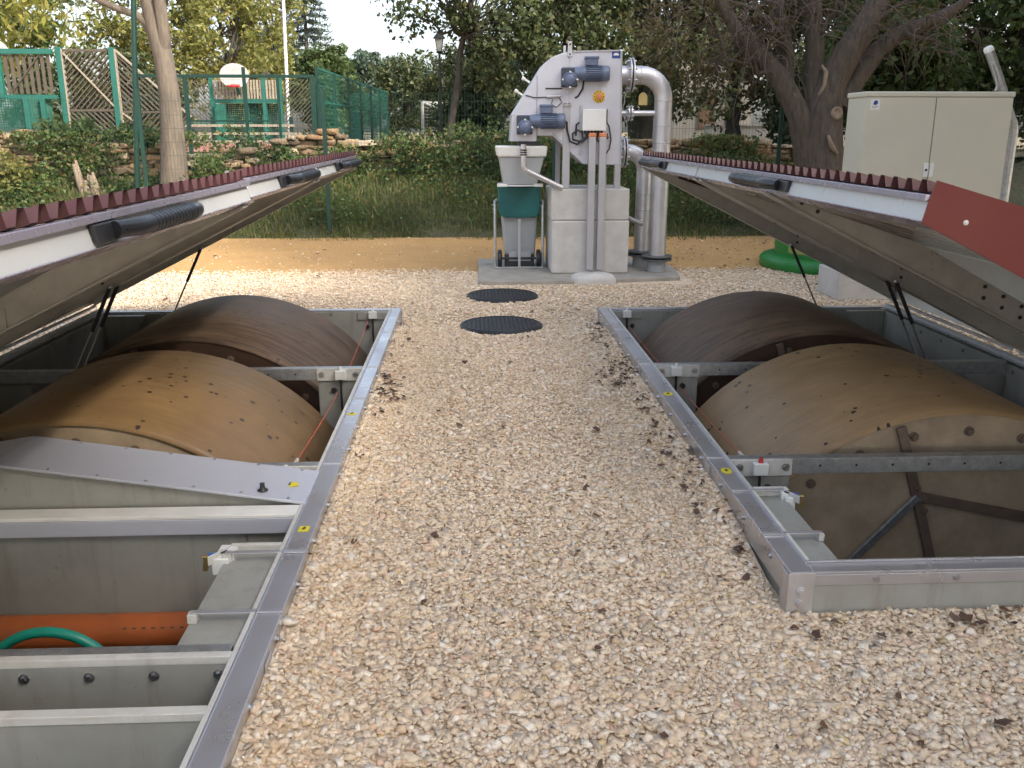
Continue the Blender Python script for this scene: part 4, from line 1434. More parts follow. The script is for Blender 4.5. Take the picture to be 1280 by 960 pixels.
# cables
m = MB()
y = MY - .07
m.tube([(1.262, y, 1.60), (1.27, y - .01, 1.55), (1.20, y, 1.50), (1.12, y, 1.52), (1.115, y, 1.58), (1.17, y, 1.62), (1.22, y, 1.60), (1.23, y, 1.52), (1.17, y + .02, 1.47), (1.09, y + .03, 1.50), (1.06, MY - .03, 1.62), (1.055, MY - .03, 1.70), (.97, MY - .05, 1.76)], .011, 8)
m.tube([(1.29, y, 1.60), (1.27, y, 1.54), (1.21, y - .01, 1.49)], .011, 8)
m.tube([(1.43, y, 1.60), (1.41, y, 1.56), (1.46, y, 1.52), (1.50, y, 1.58)], .011, 8)
m.tube([(1.40, y, 1.60), (1.38, y, 1.52), (1.44, y, 1.47), (1.51, y, 1.55)], .010, 8)
m.tube([(1.484, MY - .04, 1.71), (1.52, MY - .03, 1.66), (1.545, MY - .03, 1.52), (1.53, MY - .025, 1.42), (1.46, MY - .012, 1.32)], .008, 8)
m.tube([(1.19, MY - .04, 1.70), (1.16, MY - .03, 1.68), (1.155, MY - .03, 1.56)], .010, 8)
m.tube([(1.23, MY - .06, 2.15), (1.22, MY - .03, 2.05), (1.17, MY - .012, 1.97), (1.14, MY - .01, 1.96)], .010, 8)
m.tube([(.82, MY - .008, 2.055), (1.0, MY - .008, 2.055)], .008, 6)
m.tube([(.60, MY - .006, 1.985), (.70, MY - .008, 1.96), (.86, MY - .008, 1.965), (.95, MY - .008, 1.96)], .006, 6)
m.tube([(.97, MY - .008, 1.96), (1.0, MY - .01, 1.91), (.94, MY - .01, 1.86), (.88, MY - .01, 1.89), (.90, MY - .008, 1.94)], .005, 6)
m.build("cable", "black_plastic", mach)
m = MB()
m.cyl((.83, MY - .018, 1.968), (.98, MY - .018, 1.975), .02, seg=12)
m.build("cable_coupling", "machine_leg", mach)
# maker's plate
m = MB(); m.box(1.535, 1.625, MY - .003, MY - .0008, 2.365, 2.435)
mk = m.build("maker_plate", "sticker_blue", mach)
m = MB(); m.prism([(1.55, 2.395), (1.61, 2.395), (1.605, 2.41), (1.595, 2.42), (1.565, 2.42), (1.555, 2.41)], 'y', MY - .005, MY - .0032)
m.build("plate_mark", "plastic_white", mk)
# cable ducts down to the mound
for x0, lab in ((1.287, "left of two slim grey cable ducts running down the block front"), (1.402, "right of two slim grey cable ducts running down the block front")):
    t_ = thing("cable_duct", (x0 + .04, MY - .1, .1), lab, "cable duct", "grey cable ducts")
    m = MB(); m.box(x0, x0 + .076, 10.12, 10.19, .10, 1.545)
    dk = m.build("duct", "machine_leg", t_, 0.005)
    m = MB(); m.box(x0 - .002, x0 + .078, 10.115, 10.195, 1.546, 1.59)
    m.build("duct_plug", "orange_clip", t_, 0.008)

# hopper collar between chute and bin, with its drain pipe
m = MB()
def tapered(x0, x1, ya, yb, z0, x2, x3, yc, yd, z1):
    m.add([(x0, ya, z0), (x1, ya, z0), (x1, yb, z0), (x0, yb, z0), (x2, yc, z1), (x3, yc, z1), (x3, yd, z1), (x2, yd, z1)],
          [(0, 3, 2, 1), (4, 5, 6, 7), (0, 1, 5, 4), (1, 2, 6, 5), (2, 3, 7, 6), (3, 0, 4, 7)])
tapered(.295, .835, MY - .03, MY + .50, 1.335, .278, .846, MY - .05, MY + .52, 1.452)
tub = thing("discharge_tub", (.56, MY + .22, 1.03), "white rimmed tapering plastic tub hanging over the wheelie bin", "tub")
m.build("rim", "plastic_offwhite", tub, 0.018, seg=3)
m = MB()
tapered(.365, .735, MY + .03, MY + .44, 1.03, .315, .815, MY - .005, MY + .48, 1.334)
m.build("body", "bin_grey", tub, 0.012)
m = MB()
m.box(.29, .40, MY - .01, MY + .03, 1.012, 1.045); m.box(.70, .80, MY - .01, MY + .03, 1.012, 1.045)
m.box(.36, .74, MY - .002, MY + .03, 1.015, 1.029)
m.build("lug", "plastic_offwhite", tub, 0.005)
dp = thing("drain_tube", (.58, MY - .1, 1.3), "thin bent steel drain tube crossing in front of the tub", "pipe")
m = MB()
m.tube([(.578, MY - .085, 1.47), (.578, MY - .085, 1.34), (.578, MY - .085, 1.25), (.590, MY - .085, 1.215), (.62, MY - .085, 1.185), (.66, MY - .08, 1.165), (.80, MY - .06, 1.10), (1.012, MY - .05, 1.00)], .030, 16)
m.build("tube", "stainless", dp)
m = MB()
for z in (1.36, 1.385, 1.41):
    m.lathe([(.0305, -.008), (.036, -.006), (.036, .006), (.0305, .008)], (.578, MY - .085, z), (0, 0, 1), 16)
m.build("clamp", "black_plastic", dp)

# wheelie bin
wb = thing("wheelie_bin", (.58, 10.95, .046), "grey wheelie bin with its dark green lid hanging open", "wheelie bin")
m = MB()
by0 = 10.80
tapered(.40, .75, by0 + .02, by0 + .45, .13, .335, .80, by0, by0 + .55, .965)
m.build("body", "bin_grey", wb, 0.025, seg=3)
m = MB()
m.box(.325, .81, by0 - .03, by0 + .58, .966, 1.0)
m.build("rim", "bin_grey", wb, 0.012)
m = MB()
m.prism([(.320, .70), (.345, .655), (.39, .632), (.735, .632), (.78, .655), (.80, .70), (.81, 1.0), (.785, 1.022), (.335, 1.022), (.31, 1.0)], 'y', by0 - .085, by0 - .045)
m.build("lid", "bin_green", wb, 0.018, seg=3)
m = MB()
m.prism([(.36, .72), (.40, .675), (.72, .675), (.76, .72), (.765, .98), (.355, .98)], 'y', by0 - .092, by0 - .086)
m.build("lid_panel", "bin_green", wb, 0.004)
for x in (.33, .79):
    m = MB()
    m.lathe([(.0, -.026), (.075, -.026), (.10, -.022), (.105, 0), (.10, .022), (.075, .026), (0, .026)], (x, by0 - .06, .155), (1, 0, 0), 28)
    wh = m.build("wheel", "black_rubber", wb)
    m = MB()
    m.lathe([(0, -.029), (.055, -.029), (.065, -.027)], (x, by0 - .06, .155), (1, 0, 0), 20)
    m.lathe([(0, .029), (.055, .029), (.065, .027)], (x, by0 - .06, .155), (1, 0, 0), 20)
    m.build("hub", "bin_grey", wh)
m = MB()
m.cyl((.35, by0 - .06, .155), (.77, by0 - .06, .155), .014, seg=12)
m.box(.39, .74, by0 - .045, by0 + .03, .05, .20)
m.build("axle_block", "black_plastic", wb, 0.01)
m = MB()
m.box(.44, .70, by0 - .05, by0 - .0455, .12, .23)
m.build("axle_plate", "bin_grey", wb, 0.004)
# tubular guide frame round the bin
gf = thing("bin_guide_frame", (.56, 10.7, .046), "thin steel tube guide frame standing either side of the bin", "guide frame")
for x in (.275, .835):
    m = MB()
    m.tube([(x + (.03 if x < .5 else -.03), by0 + .3, .815), (x, by0 - .05, .815), (x, by0 - .09, .80), (x, by0 - .10, .76), (x, by0 - .10, .06)], .016, 12)
    m.build("upright", "galvanised", gf)
m = MB(); m.box(.545, .575, by0 - .125, by0 - .1, .06, .62)
m.build("stop_bar", "machine_leg", gf, 0.004)
m = MB(); m.box(.26, .85, by0 - .12, by0 - .08, .046, .0595)
m.build("foot_plate", "galvanised", gf, 0.003)

# pipes
def flange(m, c, ax, r, th=.022):
    m.lathe([(0, -th - .008), (r, -th - .008), (r, -.009), (0, -.009)], c, ax, 28)
    m.lathe([(0, .009), (r, .009), (r, th + .008), (0, th + .008)], c, ax, 28)
def flange_bolts(m, c, ax, r, n, h=.05):
    ax = Vector(ax).normalized(); c = Vector(c)
    up = Vector((0, 0, 1)) if abs(ax.z) < .9 else Vector((1, 0, 0))
    x = ax.cross(up).normalized(); y_ = ax.cross(x)
    for k in range(n):
        q = 2 * math.pi * (k + .5) / n
        p = c + r * (math.cos(q) * x + math.sin(q) * y_)
        m.cyl(p - ax * h, p + ax * h, .008, seg=8)
        m.cyl(p - ax * (h * .85), p - ax * (h * .5), .014, seg=6)
        m.cyl(p + ax * (h * .5), p + ax * (h * .85), .014, seg=6)
def big_pipe(xs, zs, xv, yv, rp, name, label, zb, bend):
    t_ = thing(name, (xv, yv, .046), label, "pipe", "stainless pipes of the machine")
    m = MB()
    pts = [(xs, yv, zs), (xv - bend, yv, zs)]
    for k in range(1, 9):
        q = math.pi / 2 * k / 8
        pts.append((xv - bend + bend * math.sin(q), yv, zs - bend + bend * math.cos(q)))
    pts.append((xv, yv, zb + .16))
    m.tube(pts, rp, 28, False)
    m.build("bent_pipe", "stainless", t_)
    m = MB()
    for z in (zs - bend - .01, zs - bend - .28, zs - bend - .46):
        if z > zb + .4:
            m.lathe([(rp, -.006), (rp + .004, 0), (rp, .006)], (xv, yv, z), (0, 0, 1), 28)
    m.lathe([(rp, -.006), (rp + .004, 0), (rp, .006)], (xv - bend - .01, yv, zs), (1, 0, 0), 28)
    m.build("weld_seam", "galvanised", t_)
    m = MB(); flange(m, (xs + .115, yv, zs), (1, 0, 0), rp + .085, .016); m.build("flange", "stainless", t_, 0.003)
    m = MB(); m.cyl((xs + .107, yv, zs), (xs + .123, yv, zs), rp + .07, seg=28); m.build("gasket", "black_rubber", t_)
    m = MB(); flange_bolts(m, (xs + .115, yv, zs), (1, 0, 0), rp + .055, 8); m.build("flange_bolt", "bolt_steel", t_)
    m = MB(); flange(m, (xv, yv, zb + .155), (0, 0, 1), rp + .075); m.build("base_flange", "flange_dark", t_, 0.003)
    m = MB(); m.cyl((xv, yv, zb), (xv, yv, zb + .13), rp + .01, seg=28); m.build("base_socket", "bin_grey", t_)
    return t_
PY = MY + .10
big_pipe(1.647, 2.20, 2.135, PY, .098, "steel_pipe", "thick stainless pipe arching from the machine top down to ground", .046, .26)
big_pipe(1.668, 1.375, 2.03, PY + .42, .090, "steel_pipe", "shorter stainless pipe bending down behind the thick one", .046, .20)
t_ = thing("connecting_pipe", (1.9, PY, 1.79), "thin horizontal stainless pipe joining machine and thick pipe", "pipe", "stainless pipes of the machine")
m = MB(); m.cyl((1.655, PY, 1.80), (2.04, PY, 1.80), .030, seg=18); m.build("tube", "stainless", t_)
m = MB(); flange(m, (1.765, PY, 1.80), (1, 0, 0), .085, .016); m.build("flange", "stainless", t_, 0.002)
m = MB(); flange_bolts(m, (1.765, PY, 1.80), (1, 0, 0), .066, 6, .04); m.build("flange_bolt", "bolt_steel", t_)
t_ = thing("ground_pipe", (1.85, 10.5, .5), "thin slanting white pipe leaving the block side near ground", "pipe")
m = MB(); m.tube([(1.776, 10.55, .66), (1.90, 10.62, .60), (2.02, 10.72, .555)], .026, 14); m.build("tube", "stainless", t_)
tg = thing("tag_plate", (1.90, PY, 1.95), "small yellow wooden tag hanging beside the thick pipe", "tag")
m = MB(); m.prism([(1.86, 1.885), (1.955, 1.885), (1.955, 1.985), (1.925, 2.02), (1.89, 2.02), (1.86, 1.985)], 'y', PY - .01, PY + .012); m.build("plate", "tag_wood", tg, 0.004)
m = MB(); m.tube([(1.905, PY, 2.02), (1.92, PY, 2.09), (1.93, PY, 2.12)], .004, 6); m.build("string", "black_plastic", tg)
m = MB(); m.tube([(1.74, PY - .02, 2.08), (1.70, PY - .03, 1.98), (1.695, PY - .03, 1.90), (1.67, PY - .03, 1.82)], .006, 6)
tag(m.build("earth_wire", "galvanised"), "thin metal wire strap below the upper pipe flange", "wire")

# ------------------------------------------------------------------ cabinet
cb = thing("electrical_cabinet", (4.41, 8.9, 0), "large beige roadside electrical cabinet with two doors", "electrical cabinet")
CX0, CX1, CY0, CY1, CZ0, CZ1 = 3.69, 5.13, 8.70, 9.12, .285, 1.965
m = MB(); m.box(CX0 + .012, CX1 - .012, CY0 + .014, CY1, CZ0, CZ1 - .05); m.build("body", "cabinet_beige", cb, 0.008)
m = MB(); m.box(CX0 - .0, CX1 + .0, CY0 - .004, CY1 + .01, CZ1 - .049, CZ1); m.build("roof", "cabinet_beige", cb, 0.012, seg=3)
mid = 4.375
for a, b in ((CX0 + .016, mid - .004), (mid + .004, CX1 - .016)):
    m = MB(); m.box(a, b, CY0, CY0 + .0135, CZ0 + .03, CZ1 - .052); dr = m.build("door", "cabinet_beige", cb, 0.004)
m = MB(); m.box(mid - .006, mid + .006, CY0 + .0138, CY0 + .0145, CZ0 + .03, CZ1 - .052); m.build("door_gap", "cabinet_seam", cb)
m = MB(); m.box(mid - .052, mid - .008, CY0 - .014, CY0 - .0008, 1.185, 1.315); m.box(mid + .008, mid + .045, CY0 - .008, CY0 - .0008, 1.185, 1.315)
lk = m.build("lock_plate", "plastic_offwhite", cb, 0.004)
m = MB(); m.cyl((mid - .03, CY0 - .016, 1.25), (mid - .03, CY0 - .012, 1.25), .012, seg=14); m.build("keyhole", "sticker_black", lk)
m = MB(); m.box(CX0 + .055, CX0 + .145, CY0 - .003, CY0 - .0008, 1.80, 1.895); sk = m.build("sticker", "plastic_white", cb)
m = MB()
m.prism([(CX0 + .082, 1.848), (CX0 + .108, 1.842), (CX0 + .124, 1.858), (CX0 + .122, 1.882), (CX0 + .098, 1.886), (CX0 + .084, 1.872)], 'y', CY0 - .005, CY0 - .0035)
m.build("sticker_emblem", "sticker_blue", sk)
m = MB()
for k, z in enumerate((1.829, 1.818)):
    m.box(CX0 + .070, CX0 + .130 - .01 * k, CY0 - .0045, CY0 - .0035, z, z + .005)
m.build("sticker_lettering", "bin_grey", sk)
m = MB(); m.box(CX0 - .10, CX1 + .10, CY0 - .05, CY1 + .08, 0, CZ0 - .002); m.build("plinth", "concrete", cb, 0.01)

gp = thing("bent_post", (5.30, 9.0, 0), "galvanised steel post cranked over behind the beige cabinet", "post")
m = MB(); m.tube([(5.44, 9.18, 0), (5.44, 9.18, 1.0), (5.44, 9.18, 1.60), (5.425, 9.18, 1.68), (5.395, 9.18, 1.73), (5.22, 9.18, 2.10), (5.07, 9.18, 2.385)], .045, 20); m.build("tube", "galvanised", gp)
m = MB(); m.lathe([(.046, -.03), (.047, .0), (.035, .02), (0, .027)], (5.07, 9.18, 2.385), (-.46, 0, .88), 20); m.build("end_cap", "plastic_offwhite", gp)
m = MB(); m.tube([(5.10, 9.13, 2.23), (5.16, 9.13, 2.10), (5.18, 9.13, 2.04), (5.17, 9.13, 1.99)], .012, 8); m.build("cable", "galvanised", gp)

# green recycling container, low rounded
gc = thing("green_container", (4.55, 11.0, 0), "low bright green rounded plastic container standing beyond the right tank", "container")
m = MB(); m.lathe([(0, 0), (.93, 0), (.95, .02), (.95, .11), (.92, .14), (.80, .15), (0, .15)], (4.52, 10.95, 0), (0, 0, 1), 40); m.build("base_rim", "container_green", gc)
m = MB(); m.lathe([(.80, .151), (.80, .45), (.77, .62), (.68, .76), (.50, .86), (.25, .90), (0, .91)], (4.56, 11.0, 0), (0, 0, 1), 40); m.build("body", "container_green", gc)
m = MB()
pts = []
for k in range(13):
    q = math.pi + .62 + .13 * (k - 6) / 6 * 2.2
    pts.append(q)
v = []
for z in (.20, .30, .40, .46):
    for q in pts:
        v.append((4.56 + .806 * math.cos(q), 11.0 + .806 * math.sin(q), z))
n = len(pts)
m.add(v, [(j * n + i, j * n + i + 1, (j + 1) * n + i + 1, (j + 1) * n + i) for j in range(3) for i in range(n - 1)], True)
m.build("faded_panel", "container_ochre", gc)

# ------------------------------------------------------------------ dry stone retaining walls
def stone_wall(name, x0, x1, yf, yb, zb, ztop, label, seed):
    """courses of uneven rubble stones, ragged along the top"""
    r = np.random.default_rng(seed)
    cube = np.array([(-1, -1, -1), (1, -1, -1), (1, 1, -1), (-1, 1, -1), (-1, -1, 1), (1, -1, 1), (1, 1, 1), (-1, 1, 1)], float)
    # rounded block: cube subdivided once, corners pulled in
    bmx = bmesh.new()
    bmesh.ops.create_cube(bmx, size=2)
    bmesh.ops.subdivide_edges(bmx, edges=bmx.edges[:], cuts=2, use_grid_fill=True)
    bv = np.array([v.co[:] for v in bmx.verts])
    bf = np.array([[v.index for v in f.verts] for f in bmx.faces])
    bmx.free()
    ln = np.linalg.norm(bv, axis=1, keepdims=True)
    bv = bv * (1 - .16 * np.clip(ln - 1.15, 0, 1))
    VV, FF, cnt = [], [], 0
    z = zb
    while z < zb + 3:
        h = r.uniform(.045, .125)
        x = x0 + r.uniform(-.2, 0)
        live = False
        while x < x1:
            w = r.uniform(.10, .40)
            zt = ztop(x + w / 2)
            if z + h * .5 < zt:
                live = True
                c = np.array([x + w / 2, (yf + yb) / 2 + r.uniform(-.05, .05), z + h / 2 + r.uniform(-.015, .015)])
                s = np.array([w / 2 * .97, (yb - yf) / 2, h / 2 * .96])
                V = (bv * (1 + r.uniform(-.10, .10, (1, 3)))) * s + r.normal(0, .013, bv.shape)
                V[:, 1] += r.uniform(-.05, .05)
                a = r.uniform(-.06, .06)
                V[:, 2] += V[:, 0] * a
                VV.append(V + c)
                FF.append(bf + cnt)
                cnt += len(bv)
            x += w
        z += h
        if not live:
            break
    o = fast_mesh(name, np.concatenate(VV), np.concatenate(FF), "wall_stone")
    m = MB()
    n_ = 60
    for k in range(n_):
        a, b = x0 + (x1 - x0) * k / n_, x0 + (x1 - x0) * (k + 1) / n_
        m.box(a, b, yf + .12, yb - .1, zb - .2, min(ztop(a), ztop(b)) - .09)
    m.build("mortar_core", "soil", o)
    return tag(o, label, "stone wall")
stone_wall("dry_stone_wall", -11, -3.75, 15.7, 16.15, .0, lambda x: 1.40 + .10 * math.sin(x * 2.3) + .07 * math.sin(x * 5.1) + (.12 if x < -6.2 else 0) - (.45 if -4.9 < x < -4.0 else 0) * 1.0,
           "ochre rubble stone wall below the wooden court fence, left of the yard", 3)
stone_wall("dry_stone_wall", -3.5, 9.5, 16.75, 17.2, .1, lambda x: 1.50 + .08 * math.sin(x * 1.7) + .05 * math.sin(x * 4.3) - max(0, (x - 3) * .03),
           "low brown rubble stone wall behind the screening machine", 4)
# pale torn trunk stub in front of the left wall
m = MB()
for k in range(15):
    q = 2 * math.pi * k / 15
    bx0, by0_ = -6.15 + .17 * math.cos(q), 15.42 + .12 * math.sin(q)
    h_ = .42 + .32 * abs(math.sin(k * 2.3)) + .18 * math.cos(q + 2.5)
    dx = -.14 * h_ + .05 * math.sin(k * 1.7)
    m.tube([(bx0, by0_, .25), (bx0 + dx * .4, by0_ + .01, .25 + h_ * .4), (bx0 + dx * .75, by0_ + .02 * math.sin(k), .25 + h_ * .75), (bx0 + dx, by0_ + .03 * math.sin(k * 3), .25 + h_)], [.075, .068, .052, .020], 7)
tag(m.build("tree_stump", "dead_wood"), "pale splintered tree stump leaning on the ochre wall", "tree stump")

# ------------------------------------------------------------------ foliage
def leaf_quads(P, size, elong=2.0, droop=0.3, flat=0.0, r=rng):
    """one folded leaf of four corners per point"""
    n = len(P)
    d = r.normal(0, 1, (n, 3))
    d[:, 2] = d[:, 2] * (1 - flat) - droop
    d /= np.linalg.norm(d, axis=1, keepdims=True)
    q = r.normal(0, 1, (n, 3))
    s = np.cross(d, q)
    s /= np.linalg.norm(s, axis=1, keepdims=True) + 1e-9
    nrm = np.cross(d, s)
    L = size * r.uniform(.6, 1.3, n)
    L = L[:, None]
    w = L / elong * .5
    V = np.stack([P - d * L * .5, P + s * w + nrm * w * .3, P + d * L * .5, P - s * w + nrm * w * .3], 1)
    F = np.arange(n * 4).reshape(n, 4)
    return V.reshape(-1, 3), F

def clumps(centres, radii, per, squash=.75, r=rng):
    out = []
    for c, rad in zip(centres, radii):
        k = max(3, int(per * r.uniform(.6, 1.4)))
        d = r.normal(0, 1, (k, 3))
        d /= np.linalg.norm(d, axis=1, keepdims=True)
        p = d * (rad * r.uniform(.25, 1.0, k) ** .6)[:, None]
        p[:, 2] *= squash
        out.append(p + c)
    return np.concatenate(out)

def crown_points(c, rad, n_clump, per, clump_r, r=rng, hollow=.35):
    """leaf clumps inside an ellipsoid, most of them near its skin"""
    c, rad = np.array(c, float), np.array(rad, float)
    d = r.normal(0, 1, (n_clump, 3))
    d /= np.linalg.norm(d, axis=1, keepdims=True)
    t = r.uniform(hollow, 1.0, n_clump) ** .6
    wob = 1 + .18 * np.sin(d[:, 0] * 4 + c[0]) + .15 * np.sin(d[:, 2] * 5 + c[1])
    cc = c + d * t[:, None] * wob[:, None] * rad
    return clumps(cc, r.uniform(.6, 1.3, n_clump) * clump_r, per, r=r), cc

def limb(m, a, b, r0, r1, wob=.15, seg=9, n=6, r=rng):
    a, b = np.array(a, float), np.array(b, float)
    L = np.linalg.norm(b - a)
    pts = []
    for k in range(n + 1):
        t = k / n
        p = a + (b - a) * t + (r.normal(0, wob * L * .12, 3) if 0 < k < n else 0)
        pts.append(tuple(p))
    m.tube(pts, [r0 + (r1 - r0) * k / n for k in range(n + 1)], seg)
    return pts

def tree(name, base, crowns, trunk_r, label, leaf, barkm="bark_dark", size=.12, elong=2.0, droop=.3, n_clump=90, per=60, clump_r=.55, lean=(0, 0), group=None, n_limb=9, cat="tree"):
    """crowns: list of (centre, radii) ellipsoids"""
    t_ = thing(name, base, label, cat, group)
    m = MB()
    c0 = crowns[0][0]
    fork = (base[0] + lean[0] + (c0[0] - base[0]) * .5, base[1] + lean[1], max(base[2] + .6, c0[2] - crowns[0][1][2] * .55))
    limb(m, (base[0], base[1], base[2] - .15), fork, trunk_r * 1.15, trunk_r * .75, .12)
    V, CC = [], []
    for c, rad in crowns:
        w = (rad[0] * rad[1] * rad[2]) / (crowns[0][1][0] * crowns[0][1][1] * crowns[0][1][2])
        p, cc = crown_points(c, rad, max(12, int(n_clump * w ** .7)), per, clump_r)
        V.append(p)
        CC.append(cc)
    cc = np.concatenate(CC)
    idx = rng.choice(len(cc), min(n_limb * len(crowns), len(cc)), replace=False)
    for i in idx:
        pts = limb(m, fork, tuple(cc[i]), trunk_r * .42, trunk_r * .08, .35, 7)
        for k in range(2):
            j = rng.integers(len(cc))
            if np.linalg.norm(cc[j] - np.array(pts[3])) < max(crowns[0][1]) * .8:
                limb(m, pts[3], tuple(cc[j]), trunk_r * .18, trunk_r * .04, .3, 5, 4)
    m.build("trunk", barkm, t_)
    P = np.concatenate(V)
    Vq, Fq = leaf_quads(P, size * 1.15, elong, droop)
    fast_mesh("crown", Vq, Fq, leaf, t_, base)
    return t_

# trees added out of view, beside and behind the camera, to shade the yard
reseed(21)
GS = "added trees out of view that shade the yard"
for k, (x, y, cz, rx, rz) in enumerate(((9.2, 4.2, 6.4, 2.6, 4.8), (9.6, -1.0, 6.2, 2.8, 4.8), (8.6, -6.0, 6.0, 2.9, 4.6), (12.6, 9.0, 7.6, 2.8, 5.4), (16.4, 13.5, 8.4, 2.9, 6.0), (13.6, 2.8, 8.0, 2.8, 5.4), (13.2, -4.0, 8.0, 3.0, 5.2), (5.0, -9.5, 6.0, 2.8, 4.6), (11.4, 1.2, 7.2, 2.6, 5.0), (11.2, -6.8, 7.2, 2.6, 5.0), (10.9, 6.4, 7.0, 2.4, 5.0), (19.0, 18.5, 8.5, 3.0, 6.0))):
    tree("added_shade_tree", (x, y, 0), [((x, y, cz), (rx, rx, rz))], .24, "tall dense dark green tree added out of view to shade the yard", "leaf_dark", size=.24, elong=1.7, n_clump=470, per=50, clump_r=.62, n_limb=10, group=GS)

TZ = 1.15   # terrace level
reseed(22)
# yellow-green trees behind and beside the sports court
G1 = "sunlit yellow green trees beyond the court"
tree("broadleaf_tree", (-15.2, 27.5, TZ), [((-15.2, 27.5, 6.0), (3.4, 2.6, 3.6)), ((-13.2, 27.0, 4.6), (2.2, 1.8, 1.8))], .22, "bright yellow green tree with long drooping leaves behind the left court fence", "leaf_yellow", size=.24, elong=3.2, droop=.7, n_clump=230, per=30, clump_r=.6, group=G1)
tree("broadleaf_tree", (-12.6, 39.5, TZ), [((-12.6, 39.5, 6.6), (3.0, 2.6, 4.4))], .22, "dense golden green tree straight above the long court side fence", "leaf_gold", size=.20, elong=2.2, n_clump=230, per=55, clump_r=.62, group=G1)
tree("broadleaf_tree", (-10.6, 41.5, TZ), [((-10.4, 41.5, 6.6), (2.5, 2.2, 4.6))], .2, "tall yellow tinted tree behind the round basketball board", "leaf_gold", size=.19, elong=2.2, n_clump=210, per=52, clump_r=.55, group=G1)
tree("broadleaf_tree", (-9.2, 44, TZ), [((-9.3, 44, 7.2), (1.5, 2, 5.4))], .2, "narrow olive green tree just left of the white mast", "leaf_gold", size=.19, elong=2.2, n_clump=190, per=52, clump_r=.55, group=G1)
tree("broadleaf_tree", (-17.5, 35, TZ), [((-17.5, 35, 7.5), (3.5, 3, 5.0))], .25, "dark green tree showing through gaps of the yellow leaves", "leaf_mid", size=.22, n_clump=170, per=60, clump_r=.7)
# conifer
t_ = thing("conifer", (-10.4, 62, TZ), "blue grey spiky conifer rising above the distant tree line", "conifer")
m = MB(); m.tube([(-10.4, 62, TZ), (-10.4, 62, 13.4)], [.22, .03], 8)
PP = []
z = 5.0
while z < 13.3:
    L = 2.3 * (13.5 - z) / 8.5 + .12
    for k in range(7):
        q = rng.uniform(0, 6.28)
        e = np.array([-10.4 + L * math.cos(q), 62 + L * math.sin(q), z - .12 * L])
        m.tube([(-10.4, 62, z), tuple(e)], [.035, .008], 5)
        tt = rng.uniform(.15, 1, 70)
        PP.append(np.array([-10.4, 62, z]) + (e - np.array([-10.4, 62, z])) * tt[:, None] + rng.normal(0, .09, (70, 3)))
    z += .42
m.build("trunk", "bark_dark", t_)
Vq, Fq = leaf_quads(np.concatenate(PP), .26, 3.5, .3)
fast_mesh("crown", Vq, Fq, "leaf_needle", t_, (-10.4, 62, TZ))
# distant bluish trees closing the view in the middle
far_t = [(-11.5, 52, 4.6, 2.4, 2.3, "leaf_blue", "round blue green tree at the right foot of the conifer"),
         (-8.2, 50, 4.2, 2.2, 2.0, "leaf_mid", "dark green rounded tree above the corner of the court fence"),
         (-5.4, 53, 3.9, 2.2, 1.8, "leaf_blue", "silvery tree with glinting leaves above the green mesh fence"),
         (-2.4, 55, 3.7, 2.4, 1.7, "leaf_blue", "silvery tree in the middle gap below the white sky"),
         (0.6, 54, 4.2, 2.4, 2.0, "leaf_blue", "silver green tree left of the lantern post"),
         (3.6, 52, 4.6, 2.6, 2.4, "leaf_blue", "blue green tree far behind the thin dark trunk")]
for (x, y, cz, rx, rz, lf, lab) in far_t:
    tree("distant_tree", (x, y, TZ), [((x, y, cz), (rx, rx * .8, rz))], .16, lab, lf, size=.24, elong=1.8, n_clump=130, per=55, clump_r=.55, group="distant trees in the middle", n_limb=5)
low = [(-.05, 28.5, 2.15, .95, 1.1, "leaf_dark"), (8.4, 23.5, 2.3, 1.0, 1.1, "leaf_dark"), (-11.6, 27.5, 2.5, 1.5, 1.5, "leaf_mid"), (-9.3, 27.0, 2.3, 1.2, 1.3, "leaf_dark"), (-5.4, 38, 2.6, 1.7, 1.5, "leaf_mid"), (-2.7, 40, 2.9, 1.8, 1.7, "leaf_dark"), (-0.4, 36, 3.1, 1.6, 1.9, "leaf_dark"), (2.2, 34, 3.2, 1.9, 2.1, "leaf_dark")]
labs = ["small dark bush hiding the right half of the football goal", "dark bush behind the gnarled trunk, beyond the stone wall", "leafy bush filling the court goal wall from behind", "dark bush just behind the diagonal wooden slats", "mid green bush behind the end of the green mesh fence", "dark bush behind the white football goal", "dark rounded bush under the street lantern", "tall dark bush left of the screening machine"]
for (x, y, cz, rx, rz, lf), lab in zip(low, labs):
    tree("large_bush", (x, y, TZ), [((x, y, cz), (rx, rx * .8, rz))], .08, lab, lf, size=.15, n_clump=110, per=60, clump_r=.42, n_limb=6, cat="bush", group="bushes on the terrace")
# loose dark tree over the machine's left shoulder
tree("loose_tree", (-.55, 21.5, TZ), [((.1, 21.5, 4.7), (1.7, 1.3, 1.9)), ((.9, 21.5, 3.3), (1.1, 1, 1.2)), ((-.9, 21.3, 5.0), (.8, .7, .6))], .085, "thin dark tree with loose small leaves against white sky", "leaf_dark", size=.12, elong=1.7, n_clump=150, per=30, clump_r=.36, n_limb=14, lean=(.1, 0))
tree("loose_tree", (2.5, 23, TZ), [((2.1, 23, 5.6), (1.7, 1.4, 2.0)), ((2.6, 23, 3.2), (1.5, 1.2, 1.5))], .13, "dark crooked tree whose branches show above the machine", "leaf_dark", size=.125, elong=1.7, n_clump=170, per=36, clump_r=.40, n_limb=12)
